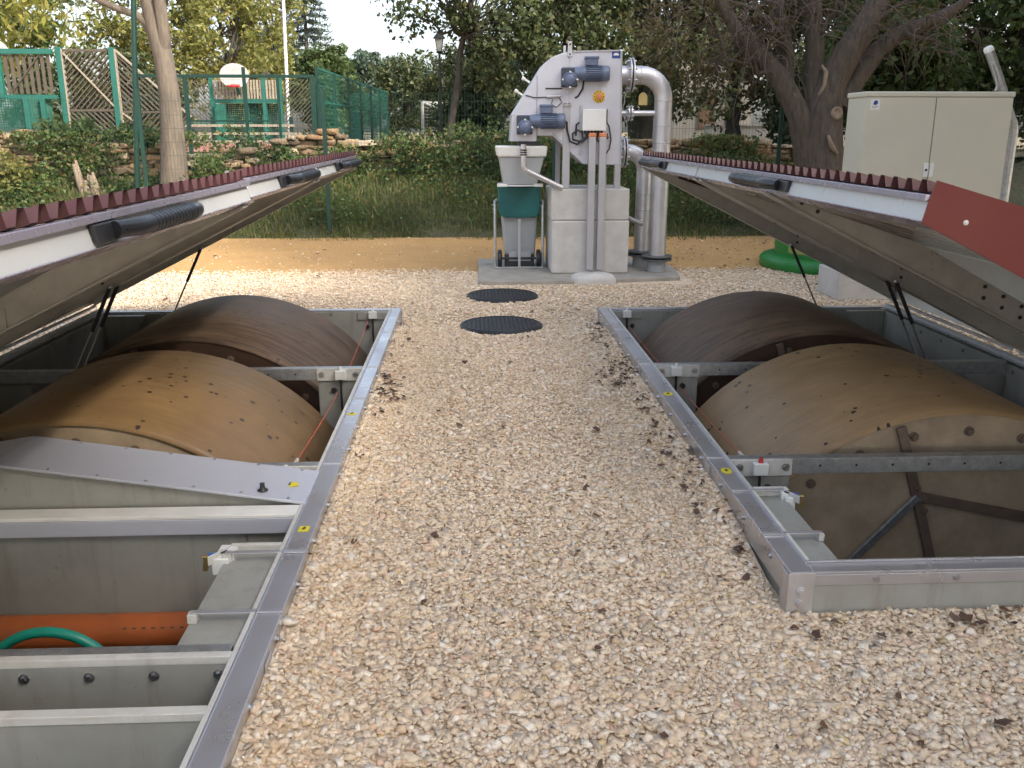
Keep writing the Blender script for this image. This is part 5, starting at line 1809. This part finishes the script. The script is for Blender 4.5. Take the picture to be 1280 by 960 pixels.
# dark trees closing the right side
right_t = [(4.6, 24.5, 5.2, 2.5, 3.4, "leaf_dark", "dark tree above the thick arching pipe"),
           (7.6, 27, 5.6, 2.8, 3.6, "leaf_olive", "olive brown tree behind the gnarled trunk's left limb"),
           (10.6, 25, 4.9, 2.8, 3.6, "leaf_dark", "dark tree showing between the gnarled limbs"),
           (12.6, 22, 4.3, 2.4, 3.3, "leaf_mid", "mid green tree above the beige cabinet"),
           (15.0, 23, 5.0, 2.8, 3.7, "leaf_olive", "olive and gold tree at the right edge behind the post"),
           (9.0, 20, 3.0, 1.3, 1.5, "leaf_mid", "small green tree just over the cabinet's left corner"),
           (5.3, 30, 7.0, 3.2, 3.2, "leaf_olive", "tall olive tree seen over the pipe's dark tree"),
           (12.0, 31, 7.2, 3.6, 3.2, "leaf_dark", "tall dark tree at the back right"),
           (18.0, 28, 6.0, 3.4, 4.6, "leaf_dark", "dark tree at the outer right of the row")]
for (x, y, cz, rx, rz, lf, lab) in right_t:
    tree("dense_tree", (x, y, TZ), [((x, y, cz), (rx, rx * .8, rz))], .2, lab, lf, size=.17, elong=1.9, n_clump=200, per=62, clump_r=.55, n_limb=12, group="dark trees on the right")

reseed(23)
# pale-barked tree left, in front of the wall
t_ = thing("pale_trunk_tree", (-4.82, 15.2, .3), "tree with a smooth pale grey trunk standing by the ochre wall", "tree")
m = MB()
m.tube([(-4.80, 15.2, .1), (-4.80, 15.2, .55), (-4.78, 15.2, 1.0), (-4.75, 15.2, 1.6), (-4.74, 15.2, 2.2), (-4.78, 15.2, 2.75), (-4.86, 15.2, 3.1), (-4.92, 15.2, 3.5), (-4.98, 15.2, 4.2), (-5.05, 15.2, 5.0)],
       [.33, .26, .215, .18, .158, .15, .14, .12, .10, .07], 18)
m.tube([(-4.80, 15.2, 2.7), (-4.72, 15.15, 3.0), (-4.72, 15.12, 3.4), (-4.76, 15.1, 4.0), (-4.6, 15.0, 5.0)], [.115, .10, .09, .085, .05], 12)
m.tube([(-4.84, 15.2, 2.95), (-4.98, 15.18, 3.22), (-5.10, 15.16, 3.33), (-5.4, 15.1, 3.43), (-5.68, 15.1, 3.56), (-6.3, 15.0, 3.95), (-7.2, 14.9, 4.3)], [.085, .072, .062, .054, .048, .04, .03], 10)
m.build("trunk", "bark_pale", t_)
cp, _ = crown_points((-5.0, 15.2, 6.1), (2.5, 2.2, 1.5), 110, 45, .5)
Vq, Fq = leaf_quads(cp, .13, 2.0, .4)
fast_mesh("crown", Vq, Fq, "leaf_gold", t_, (-4.82, 15.2, .3))

# gnarled tree on the right
t_ = thing("gnarled_tree", (5.25, 13.6, 0), "big gnarled dark tree with forking limbs and bare hanging twigs", "tree")
m = MB()
GY = 13.6
m.tube([(5.30, GY, -.1), (5.27, GY, .35), (5.22, GY, .9), (5.17, GY, 1.3), (5.14, GY, 1.7), (5.16, GY, 2.0), (5.24, GY, 2.3), (5.42, GY, 2.65), (5.62, GY, 2.98), (5.80, GY, 3.3), (6.0, GY, 3.8), (6.2, GY, 4.6)],
       [.46, .37, .34, .33, .31, .27, .23, .205, .19, .17, .14, .08], 18)
m.tube([(5.05, GY, 1.0), (4.92, GY - .05, 1.45), (4.78, GY - .05, 1.85), (4.60, GY - .05, 2.15), (4.42, GY, 2.42), (4.20, GY, 2.62), (3.98, GY, 2.78), (3.80, GY, 3.0), (3.6, GY, 3.3), (3.3, GY, 3.7)],
       [.22, .19, .165, .15, .14, .13, .12, .10, .08, .05], 14)
m.tube([(5.08, GY, 1.7), (5.02, GY + .05, 2.1), (4.99, GY + .05, 2.5), (4.97, GY + .05, 2.9), (4.90, GY, 3.3), (4.8, GY, 4.0)], [.20, .16, .14, .13, .11, .07], 12)
m.tube([(4.72, GY, 1.95), (4.62, GY + .1, 2.3), (4.58, GY + .1, 2.7), (4.50, GY + .1, 3.1), (4.3, GY + .1, 3.6)], [.12, .11, .10, .09, .06], 10)
m.tube([(5.38, GY, 1.95), (5.66, GY + .1, 2.35), (5.95, GY + .15, 2.75), (6.25, GY + .15, 2.98), (6.6, GY + .15, 3.1), (7.1, GY + .2, 3.35), (7.6, GY + .2, 3.8)], [.16, .14, .125, .115, .10, .075, .04], 12)
for a, b, r0 in (((4.42, GY, 2.42), (3.5, GY - .2, 2.7), .05), ((4.2, GY, 2.62), (3.4, GY + .2, 3.1), .05), ((4.58, GY, 2.7), (4.0, GY - .1, 3.5), .05), ((4.97, GY, 2.9), (5.3, GY - .2, 3.5), .05),
                 ((5.62, GY, 2.98), (6.4, GY - .2, 3.6), .05), ((6.25, GY, 2.98), (6.9, GY - .2, 2.7), .04), ((4.9, GY, 3.2), (4.4, GY - .2, 3.7), .05)):
    limb(m, a, b, r0, .012, .5, 7, 7)
m.build("trunk", "bark_gnarled", t_)
# scars: sawn limb ends and torn bark
m = MB()
m.lathe([(0, .004), (.05, .008), (.07, .03), (.09, .02), (.10, -.03)], (5.26, GY - .27, 1.86), (.25, -1, .15), 14)
m.lathe([(0, .004), (.03, .008), (.045, .02), (.055, .01), (.06, -.03)], (4.62, GY - .17, 2.10), (-.3, -1, -.1), 12)
m.tube([(5.03, GY - .14, 2.52), (5.08, GY - .20, 2.42), (5.07, GY - .21, 2.25), (5.02, GY - .17, 2.12), (5.00, GY - .15, 2.02)], [.015, .035, .03, .025, .01], 8)
m.tube([(5.14, GY - .335, 1.55), (5.20, GY - .345, 1.40), (5.30, GY - .325, 1.30)], [.02, .045, .02], 8)
m.build("bark_scar", "dead_wood", t_)
# bare drooping twigs
m = MB()
def twig(p, n, drop, spread, r0):
    p = np.array(p, float)
    v = np.array([rng.normal(0, .5), rng.normal(0, .4), rng.uniform(-.2, .5)])
    pts = [p.copy()]
    for k in range(n):
        v = v + np.array([rng.normal(0, spread), rng.normal(0, spread), -drop + rng.normal(0, .10)])
        v /= np.linalg.norm(v)
        p = p + v * .095
        pts.append(p.copy())
    m.tube([tuple(q) for q in pts], [r0 * (1 - .75 * k / n) for k in range(n + 1)], 5, False)
    return pts
for (cx, cz, sx, szz, cnt) in ((4.1, 3.05, .55, .30, 85), (3.55, 3.2, .4, .35, 60), (4.75, 3.35, .5, .3, 45), (6.45, 3.05, .35, .16, 42), (5.6, 3.2, .3, .25, 18)):
    for k in range(cnt):
        pts = twig((rng.normal(cx, sx), rng.normal(GY, .35), rng.normal(cz, szz)), rng.integers(5, 13), .20, .25, .009)
        if rng.random() < .6:
            twig(pts[len(pts) // 2], 5, .12, .3, .005)
m.build("twig", "dry_twig", t_)["kind"] = "stuff"
cp1, _ = crown_points((3.5, GY + .4, 3.0), (1.3, .7, .85), 90, 34, .35)
cp2, _ = crown_points((5.0, GY + .8, 4.6), (2.6, 1.6, 1.2), 130, 40, .45)
cp3, _ = crown_points((6.6, GY + .8, 3.4), (1.2, .8, .6), 30, 26, .35)
Vq, Fq = leaf_quads(np.concatenate([cp1, cp2, cp3]), .085, 2.8, .4)
fast_mesh("crown", Vq, Fq, "leaf_olive", t_, (5.25, 13.6, 0))

reseed(24)
# shrubs on the bank
G2 = "shrubs along the bank"
shr = [(-2.2, 16.5, 1.05, .55, .35, "leaf_shrub", "light green shrub on the bank below the end of the green screen fence"),
       (-9.2, 15.4, .85, .8, .55, "leaf_shrub", "green shrub at the outer left end of the ochre wall"),
       (-7.1, 15.35, .65, .6, .35, "leaf_shrub", "low bright shrub under the pale stump"),
       (-3.0, 16.3, .85, .5, .30, "leaf_shrub", "weedy bush in front of the middle stone wall"),
       (-4.3, 15.4, .75, .35, .35, "leaf_shrub", "small weedy bush at the foot of the pale trunk"),
       (-1.0, 16.2, 1.15, .55, .50, "leaf_shrub", "bush with upright shoots on the bank, nearest the stone wall's end"),
       (-.25, 16.1, 1.10, .60, .62, "leaf_shrub", "dense green bush on the bank below the football goal"),
       (.45, 16.0, 1.15, .55, .60, "leaf_mid", "darker bush on the bank left of the white tub"),
       (1.1, 15.9, 1.05, .60, .65, "leaf_shrub", "leafy bush on the bank behind the white tub"),
       (2.0, 16.0, .90, .60, .55, "leaf_mid", "green bush behind the machine legs"),
       (2.9, 15.9, .65, .55, .55, "leaf_mid", "green bush behind the standing pipes"),
       (3.9, 15.7, .70, .55, .50, "leaf_dark", "dark bush in front of the low wall behind the right tank lid"),
       (4.6, 15.5, .75, .50, .55, "leaf_dark", "dark bush at the foot of the gnarled tree"),
       (-7.9, 15.3, .95, .80, .45, "leaf_gold", "yellow tinged shrub before the left end of the ochre wall"),
       (-5.6, 16.0, 1.50, .60, .20, "leaf_mid", "dark creeper trailing over the top of the ochre wall"),
       (-6.7, 16.05, 1.55, .60, .20, "leaf_mid", "creeper on the wall top above the pale stump"),
       (-5.3, 15.3, .62, .55, .28, "leaf_mid", "low green shrub left of the pale trunk"),
       (-3.95, 16.6, 1.15, .40, .42, "leaf_mid", "bright green shrub right of the pale trunk"),
       (-3.3, 16.9, 1.00, .38, .30, "leaf_mid", "small green shrub before the court's far barrier")]
for (x, y, z, rx, rz, lf, lab) in shr:
    t_ = thing("shrub", (x, y, z - rz), lab, "shrub", G2)
    m = MB()
    for k in range(7):
        limb(m, (x + rng.normal(0, .06), y + rng.normal(0, .05), z - rz - .1), (x + rng.uniform(-1, 1) * rx * .7, y + rng.uniform(-.3, .3), z + rng.uniform(0, .8) * rz), .012, .004, .3, 5, 4)
    m.build("stem", "bark_dark", t_)
    cp, _ = crown_points((x, y, z), (rx, .38, rz), 60, 34, .20, hollow=.2)
    Vq, Fq = leaf_quads(cp, .075, 1.7, .2)
    fast_mesh("foliage", Vq, Fq, lf, t_, (x, y, z - rz))

reseed(25)
# long grass and weeds on the bank
def blades(P, h, w, r=rng):
    n = len(P)
    th = r.uniform(0, 6.28, n)
    lean = r.normal(0, .35, (n, 2)) * h[:, None]
    sx, sy = np.cos(th) * w, np.sin(th) * w
    z0 = P[:, 2]
    a = np.stack([P[:, 0] - sx, P[:, 1] - sy, z0], 1)
    b = np.stack([P[:, 0] + sx, P[:, 1] + sy, z0], 1)
    c = np.stack([P[:, 0] + lean[:, 0] * .4 + sx * .7, P[:, 1] + lean[:, 1] * .4 + sy * .7, z0 + h * .6], 1)
    d = np.stack([P[:, 0] + lean[:, 0] * .4 - sx * .7, P[:, 1] + lean[:, 1] * .4 - sy * .7, z0 + h * .6], 1)
    e = np.stack([P[:, 0] + lean[:, 0], P[:, 1] + lean[:, 1], z0 + h * .95], 1)
    V = np.stack([a, b, c, d, e, e + np.array([.002, 0, 0])], 1).reshape(-1, 3)
    F = np.concatenate([np.array([[0, 1, 2, 3]]) + 6 * np.arange(n)[:, None], np.array([[3, 2, 5, 4]]) + 6 * np.arange(n)[:, None]])
    return V, F
n = 70000
gx, gy = rng.uniform(-10.5, 8.5, n), 14.38 + 2.3 * rng.random(n) ** 1.1
gy[:6000] = 14.40 - .30 * rng.random(6000) ** 2.2 * (1 + .8 * np.sin(gx[:6000] * 2.2)) - .12 * np.maximum(0, np.sin(gx[:6000] * 1.1 + 1))
gz = np.array([bank_z(x, y) for x, y in zip(gx, gy)])
patch = .5 + .5 * np.sin(gx * 1.9 + 1.3 * np.sin(gy * 2.1)) * np.sin(gx * .8 + 2)
hh = rng.uniform(.06, .26, n) * (.5 + .9 * patch) * np.clip((gy - 14.2) * 1.6, .35, 1) * 1.15
V, F = blades(np.stack([gx, gy, gz], 1), hh, rng.uniform(.004, .010, n))
tag(fast_mesh("bank_grass", V, F, "grass_blade"), "long green grass and weeds covering the bank behind the path", "grass", kind="stuff")
# broad-leaved weeds and ivy mixed in
n = 44000
gx, gy = rng.uniform(-10, 8, n), 14.5 + 2.0 * rng.random(n)
keep = (np.sin(gx * 2.3 + 2 * np.sin(gy * 1.7)) + rng.normal(0, .5, n)) > .1
gx, gy = gx[keep], gy[keep]
gz = np.array([bank_z(x, y) for x, y in zip(gx, gy)]) + rng.uniform(.02, .30, len(gx))
Vq, Fq = leaf_quads(np.stack([gx, gy, gz], 1), .06, 1.5, .1)
tag(fast_mesh("bank_weeds", Vq, Fq, "leaf_shrub"), "broad leaved weeds and ivy creeping over the bank", "weeds", kind="stuff")
# ivy hanging on the middle wall
gx = rng.uniform(-1.3, 5.2, 9000)
keep = (np.sin(gx * 3.1) + np.sin(gx * 1.3 + 1) + rng.normal(0, .4, len(gx))) > -.2
gx = gx[keep]
gz = rng.uniform(.6, 1.62, len(gx)) - np.clip((gx - 3) * .04, 0, .2)
Vq, Fq = leaf_quads(np.stack([gx, rng.uniform(16.55, 16.75, len(gx)), gz], 1), .07, 1.4, .3)
tag(fast_mesh("ivy", Vq, Fq, "leaf_shrub"), "ivy hanging over the low stone wall behind the machine", "ivy", kind="stuff")

gx = rng.uniform(-10.5, -3.7, 15000)
gz = rng.uniform(.35, 1.62, len(gx))
keep = (np.sin(gx * 2.4 + 1.5 * np.sin(gz * 4)) + .9 * np.sin(gx * 1.1 + 2) + rng.normal(0, .35, len(gx)) + (gz - 1.0) * .9) > .85
gx, gz = gx[keep], gz[keep]
Vq, Fq = leaf_quads(np.stack([gx, rng.uniform(15.48, 15.72, len(gx)), gz], 1), .07, 1.5, .3)
tag(fast_mesh("wall_ivy", Vq, Fq, "leaf_shrub"), "ivy and brambles growing over the ochre wall by the court", "ivy", kind="stuff")

# ------------------------------------------------------------------ green mesh fence behind the path
def mesh_panel(m, a, b, z0, z1, dx=.05, dz=.2, w=.004):
    a, b = Vector(a), Vector(b)
    L = (b - a).length
    d_ = (b - a) / L
    up = Vector((0, 0, 1))
    nrm = d_.cross(up)
    def strip(p, q, side):
        s = side * (w / 2)
        m.add([p - s, p + s, q + s, q - s], [(0, 1, 2, 3)])
    k = dx / 2
    while k < L:
        p = a + d_ * k
        strip(Vector((p.x, p.y, z0)), Vector((p.x, p.y, z1)), d_)
        k += dx
    z = z0
    while z <= z1 + .001:
        strip(Vector((a.x, a.y, z)), Vector((b.x, b.y, z)), up)
        z += dz
FY = 14.5
fn = thing("mesh_fence", (-1, FY, 0), "tall dark green wire mesh fence along the back of the path", "fence")
px = [-10.0, -7.62, -5.0, -2.235, 1.30, 4.85, 7.2, 9.6]
for x in px:
    m = MB(); m.box(x - .03, x + .03, FY - .02, FY + .02, -.1, 2.24)
    m.box(x - .033, x + .033, FY - .023, FY + .023, 2.2405, 2.26)
    m.build("fence_post", "fence_green", fn, 0.004)
for a, b in zip(px[:-1], px[1:]):
    m = MB(); mesh_panel(m, (a + .03, FY, 0), (b - .03, FY, 0), .05, 2.18, .05, .2, .0035)
    m.build("mesh_panel", "fence_green", fn)
tp = thing("tall_net_post", (-5.20, FY + .3, 0), "very tall thin dark green post passing the pale trunk", "post")
m = MB(); m.cyl((-5.335, FY + .35, 0), (-4.88, FY + .35, 5.2), .042, .038, 16); m.build("pole", "fence_green", tp)
m = MB(); m.cyl((-5.314, FY + .35, .25), (-5.307, FY + .35, .33), .065, seg=16); m.build("collar", "fence_green", tp)

# ball-stop railing on the terrace
bs = thing("ball_stop_fence", (-4.8, 19, TZ), "dark green framed mesh fence on the terrace before the court", "fence")
m = MB(); m.box(-6.6, -3.08, 18.97, 19.03, 2.63, 2.69); m.build("top_rail", "fence_green", bs, 0.004)
for x, w in ((-6.54, .03), (-5.60, .035), (-4.45, .03), (-3.80, .025), (-3.115, .05)):
    m = MB(); m.box(x - w, x + w, 18.968, 19.032, 1.1, 2.629 + (.2 if abs(x + 4.45) < .01 else 0)); m.build("fence_post", "fence_green", bs, 0.004)
m = MB(); mesh_panel(m, (-6.5, 19, 0), (-3.15, 19, 0), 1.2, 2.6, .10, .2, .004); m.build("mesh_panel", "fence_green", bs)
m = MB(); m.box(-5.56, -4.02, 18.985, 19.015, 1.80, 1.83); m.build("mid_rail", "fence_green", bs, 0.003)

# long bright green mesh fence receding
lf = thing("green_screen_fence", (-3.0, 25, TZ), "bright green netted fence receding along the right side of the court", "fence")
A, B = Vector((-3.08, 19.4, 0)), Vector((-2.70, 31.0, 0))
for k in range(7):
    p = A.lerp(B, k / 6)
    m = MB(); m.box(p.x - .03, p.x + .03, p.y - .03, p.y + .03, 1.1, 2.86); m.build("fence_post", "fence_green", lf, 0.004)
m = MB()
mesh_panel(m, A, B, 1.35, 2.82, .045, .09, .014)
m.build("netting", "court_mesh_green", lf)
m = MB(); m.obox(A + Vector((0, 0, 2.84)), B + Vector((0, 0, 2.84)), .03, .04); m.obox(A + Vector((0, 0, 2.2)), B + Vector((0, 0, 2.2)), .03, .04); m.build("rail", "court_green", lf)
m = MB()
A2, B2 = B, Vector((-3.9, 31.0, 0))
mesh_panel(m, A2, B2, 1.35, 2.82, .045, .09, .014)
m.build("netting", "court_mesh_green", lf)
m = MB(); m.box(-3.12, -2.9, 25.0, 25.05, 1.4, 2.1); m.build("sign_board", "court_green", lf, 0.004)

# ------------------------------------------------------------------ sports court
def slats(m, x0, x1, z0, z1, y, direction, gap=.10, w=.045, th=.03, ztop=None):
    """diagonal slats clipped to a rectangle (direction +1 rises to the right)"""
    H, L = z1 - z0, x1 - x0
    k = -H
    while k < L:
        pa, pb = (x0 + k, z0), (x0 + k + H, z1)
        a, b = max(0, -k), min(H, L - k)
        if b - a > .05:
            p = (x0 + k + a, z0 + a); q = (x0 + k + b, z0 + b)
            if direction < 0:
                p = (x0 + x1 - p[0], p[1]); q = (x0 + x1 - q[0], q[1])
            if ztop:
                q2 = q if q[1] < ztop(q[0]) else None
                if q2 is None:
                    for s in range(20, 0, -1):
                        t_ = s / 20
                        c = (p[0] + (q[0] - p[0]) * t_, p[1] + (q[1] - p[1]) * t_)
                        if c[1] < ztop(c[0]):
                            q2 = c
                            break
                q = q2
            if q:
                m.obox((p[0], y, p[1]), (q[0], y, q[1]), th, w, (0, 1, 0))
        k += gap
YC = 24.0
cw = thing("slatted_court_fence", (-9.4, YC, TZ), "tall weathered wooden court panel of dark diagonal slats with green post", "court fence", "slatted wooden court fences on the left")
m = MB(); slats(m, -9.96, -8.83, 2.16, 3.50, YC, 1, .135, .078)
slats(m, -9.96, -8.83, 1.15, 2.08, YC, -1, .135, .078); m.build("slat_infill", "wood_grey", cw)
m = MB(); m.box(-9.97, -8.82, YC - .03, YC + .03, 3.50, 3.56); m.box(-9.97, -8.82, YC - .03, YC + .03, 2.09, 2.15); m.build("rail", "wood_grey", cw, 0.004)
m = MB(); m.obox((-9.94, YC - .05, 3.46), (-8.85, YC - .05, 2.22), .03, .055, (0, 1, 0)); m.build("brace", "wood_pale", cw)
for x in (-10.05, -8.77):
    m = MB(); m.box(x - .08, x + .06, YC - .07, YC + .07, 1.0, 3.60); p = m.build("post", "court_green", cw, 0.006)
    m = MB(); m.box(x + .061, x + .085, YC - .07, YC + .05, 1.0, 3.56); m.build("post_lit_strip", "wood_pale", p)  # pale strip: sunlight on the post's right side, put in as colour
cw = thing("slatted_court_fence", (-8.1, YC + .1, TZ), "wooden court panel with sloping top beside the pale trunk", "court fence", "slatted wooden court fences on the left")
zt = lambda x: 3.50 - (x + 8.68) * .93
m = MB(); slats(m, -8.68, -7.0, 2.12, 3.5, YC + .05, -1, .135, .075, ztop=zt); slats(m, -8.68, -7.0, 1.1, 2.05, YC + .05, 1, .135, .075); m.build("slat_infill", "wood_grey", cw)
m = MB(); m.obox((-8.68, YC + .02, 3.52), (-7.0, YC + .02, 1.96), .04, .07, (0, 1, 0)); m.obox((-8.68, YC + .02, 2.05), (-7.2, YC + .02, 1.0), .04, .06, (0, 1, 0)); m.build("brace", "wood_pale", cw)
m = MB(); m.box(-8.68, -7.0, YC + .02, YC + .08, 2.06, 2.11); m.build("rail", "wood_grey", cw)
ge = thing("court_goal_wall", (-11.2, 23.8, TZ), "court end wall with green beams, upright slats and green mesh goal", "court goal wall")
m = MB()
x = -12.9
while x < -10.15:
    m.box(x, x + .075, 23.78, 23.81, 2.50, 3.40)
    x += .145
m.build("slat_infill", "wood_grey", ge)
m = MB(); m.obox((-11.2, 23.76, 2.52), (-10.45, 23.76, 3.38), .02, .05, (0, 1, 0)); m.build("brace", "wood_grey", ge)
m = MB()
m.box(-13.2, -10.14, 23.72, 23.84, 3.42, 3.54); m.box(-13.2, -10.14, 23.72, 23.84, 2.38, 2.48)
m.build("beam", "court_green", ge, 0.006)
m = MB(); m.box(-11.50, -11.36, 23.66, 23.80, 2.4, 3.62); m.box(-10.86, -10.74, 23.5, 23.71, 1.0, 2.42); m.box(-10.5, -10.4, 23.6, 23.7, 1.1, 2.4)
m.build("post", "court_green", ge, 0.006)
m = MB(); mesh_panel(m, (-13.0, 23.55, 0), (-10.8, 23.55, 0), 1.35, 2.40, .06, .06, .022); mesh_panel(m, (-10.8, 23.52, 0), (-10.35, 23.9, 0), 1.2, 2.40, .05, .05, .024); m.build("goal_netting", "court_mesh_green", ge)
m = MB(); m.box(-13.0, -10.88, 23.5, 23.6, 1.0, 1.3); m.build("kick_board", "wood_pale", ge, 0.004)
m = MB()
m.prism([(-11.72 + .52 * math.cos(q), 3.40 + .42 * math.sin(q)) for q in np.linspace(0, math.pi, 17)], 'y', 23.92, 23.96)
m.build("backboard", "court_white", ge, 0.003)
# far end wall with basketball board
YE = 36.0
fe = thing("court_end_wall", (-8.5, YE, TZ), "far court end wall with slatted sides and green goal recess", "court goal wall")
m = MB()
slats(m, -10.9, -9.72, 1.95, 3.45, YE, -1, .16, .06); slats(m, -10.9, -9.72, 1.2, 1.9, YE, 1, .16, .06)
slats(m, -7.0, -5.95, 1.95, 3.5, YE, 1, .16, .06); slats(m, -7.0, -5.95, 1.2, 1.9, YE, -1, .16, .06)
m.build("slat_infill", "wood_grey", fe)
m = MB()
x = -9.60
while x < -7.2:
    m.box(x, x + .07, YE - .02, YE + .02, 2.80, 3.48)
    x += .115
m.build("upright_slat_infill", "wood_pale", fe)
m = MB()
for x in (-9.66, -8.42, -7.72, -7.12, -5.9, -10.95):
    m.box(x - .07, x + .07, YE - .06, YE + .06, 1.1, 3.55)
m.build("post", "court_green", fe)
m = MB(); m.box(-9.6, -7.18, YE - .05, YE + .05, 2.64, 2.79); m.box(-10.9, -9.74, YE - .03, YE + .03, 1.9, 1.94); m.build("beam", "court_green", fe)
m = MB(); mesh_panel(m, (-9.58, YE + .3, 0), (-7.2, YE + .3, 0), 1.2, 2.62, .07, .07, .034); m.build("goal_netting", "court_mesh_green", fe)
m = MB(); m.box(-9.55, -9.15, YE - .2, YE - .15, 1.2, 2.6); m.build("side_board", "court_mesh_green", fe)
bb = thing("basketball_board", (-8.64, YE - .5, TZ), "round white basketball board with red hoop above the far court wall", "basketball board")
m = MB()
m.prism([(-8.64 + .54 * math.cos(q), 3.60 + .43 * math.sin(q)) for q in np.linspace(0, 2 * math.pi, 29)[:-1]], 'y', YE - .55, YE - .52)
m.build("board", "court_white", bb)
m = MB(); m.box(-8.9, -8.42, YE - .556, YE - .5515, 3.78, 3.80); m.box(-8.9, -8.42, YE - .556, YE - .5515, 3.84, 3.86); m.build("board_lettering", "bin_grey", bb)
m = MB(); m.tube([(-8.64 + .23 * math.cos(q), YE - .83 + .23 * math.sin(q), 3.22) for q in np.linspace(0, 2 * math.pi, 25)], .022, 8); m.box(-8.8, -8.48, YE - .60, YE - .5565, 3.19, 3.29); m.build("hoop", "knob_red", bb)
m = MB(); m.obox((-8.64, YE - .5, 3.4), (-8.64, YE, 3.0), .1, .1); m.build("bracket", "court_green", bb)
# low white barriers on the far side of the court
br = thing("court_barrier", (-6.9, 27, TZ), "low white railed barrier with green uprights inside the court", "barrier")
m = MB()
for z in (1.30, 1.52, 1.74):
    m.box(-8.2, -5.0, 26.98, 27.02, z, z + .07)
m.build("rail", "wood_pale", br, 0.003)
for x in (-7.9, -7.3, -6.65, -6.1, -5.6, -5.1):
    m = MB(); m.box(x - .05, x + .05, 27.03, 27.10, 1.15, 2.02); m.build("post", "fence_green", br, 0.003)

# lamp posts, goal, house
lp = thing("lamp_mast", (-7.6, 40, TZ), "thin white mast rising from the court's far corner", "mast")
m = MB(); m.cyl((-7.66, 40, TZ), (-7.5, 40, 9.0), .075, .06, 14); m.build("pole", "post_white", lp)
m = MB(); m.box(-7.9, -7.1, 39.9, 40.1, 9.0, 9.15); m.build("floodlight", "bin_grey", lp, 0.01)
sl = thing("street_lantern", (-.78, 25, TZ), "old style black street lantern on a post before the trees", "street lantern")
m = MB(); m.cyl((-.78, 25, TZ), (-.78, 25, 3.55), .045, .03, 14); m.lathe([(.09, 0), (.09, .12), (.05, .2)], (-.78, 25, TZ), (0, 0, 1), 16); m.build("post", "iron_black", sl)
m = MB(); tapered(-.83, -.73, 24.95, 25.05, 3.62, -.88, -.68, 24.90, 25.10, 3.93); m.build("glass", "court_white", sl)
m = MB(); m.lathe([(.16, 0), (.15, .03), (.07, .12), (.05, .18), (0, .24)], (-.78, 25, 3.931), (0, 0, 1), 16); m.lathe([(.03, 0), (.08, .06)], (-.78, 25, 3.555), (0, 0, 1), 12)
for dx in (-1, 1):
    for dy in (-1, 1):
        m.obox((-.78 + dx * .053, 25 + dy * .053, 3.615), (-.78 + dx * .104, 25 + dy * .104, 3.935), .012, .012)
m.build("lantern_frame", "iron_black", sl)
gl = thing("football_goal", (-1.4, 30, TZ), "white football goal post and sloping net bar on the field", "football goal")
m = MB(); m.tube([(-1.51, 30, TZ), (-1.51, 30, 2.50)], .05, 12); m.tube([(-1.51, 30, 2.50), (-1.25, 30.4, 2.40), (-1.0, 30.9, 2.34), (-.9, 31.3, 1.4)], .045, 12)
m.tube([(-1.51, 30, 2.50), (.3, 33.5, 2.50)], .05, 12); m.tube([(.3, 33.5, TZ), (.3, 33.5, 2.5)], .05, 12); m.build("frame", "court_white", gl)
m = MB(); mesh_panel(m, (-1.49, 30.02, 0), (-1.0, 30.9, 0), TZ, 2.36, .1, .1, .006); m.build("net", "court_white", gl)

hsx = thing("house", (10, 35, TZ), "pale rendered house with a brown window behind the dark trees", "house")
m = MB()
m.box(7.6, 10.55, 35.0, 41, TZ, 4.4)
wl = m.build("wall", "house_wall", hsx)
m = MB(); m.box(7.4, 10.75, 34.8, 41.2, 4.4, 4.5); m.prism([(7.3, 4.501), (10.85, 4.501), (9.07, 5.9)], 'y', 34.7, 41.3); m.build("roof", "house_roof", hsx)
for x, w, z0, z1 in ((8.55, .55, 1.75, 3.1), (9.62, .40, 1.75, 3.2)):
    m = MB(); m.box(x - .06, x + w + .06, 34.95, 34.995, z0 - .08, z1 + .06); wf = m.build("window", "wood_pale", hsx)
    m = MB(); m.box(x, x + w, 34.93, 34.948, z0, z1); m.build("shutter", "shutter", wf)
m = MB(); m.box(7.6, 13.2, 30.0, 30.25, TZ, 1.78); m.box(7.55, 13.25, 29.96, 30.29, 1.781, 1.84)
tag(m.build("garden_wall", "court_white"), "low white garden wall seen through the branches by the house", "wall")
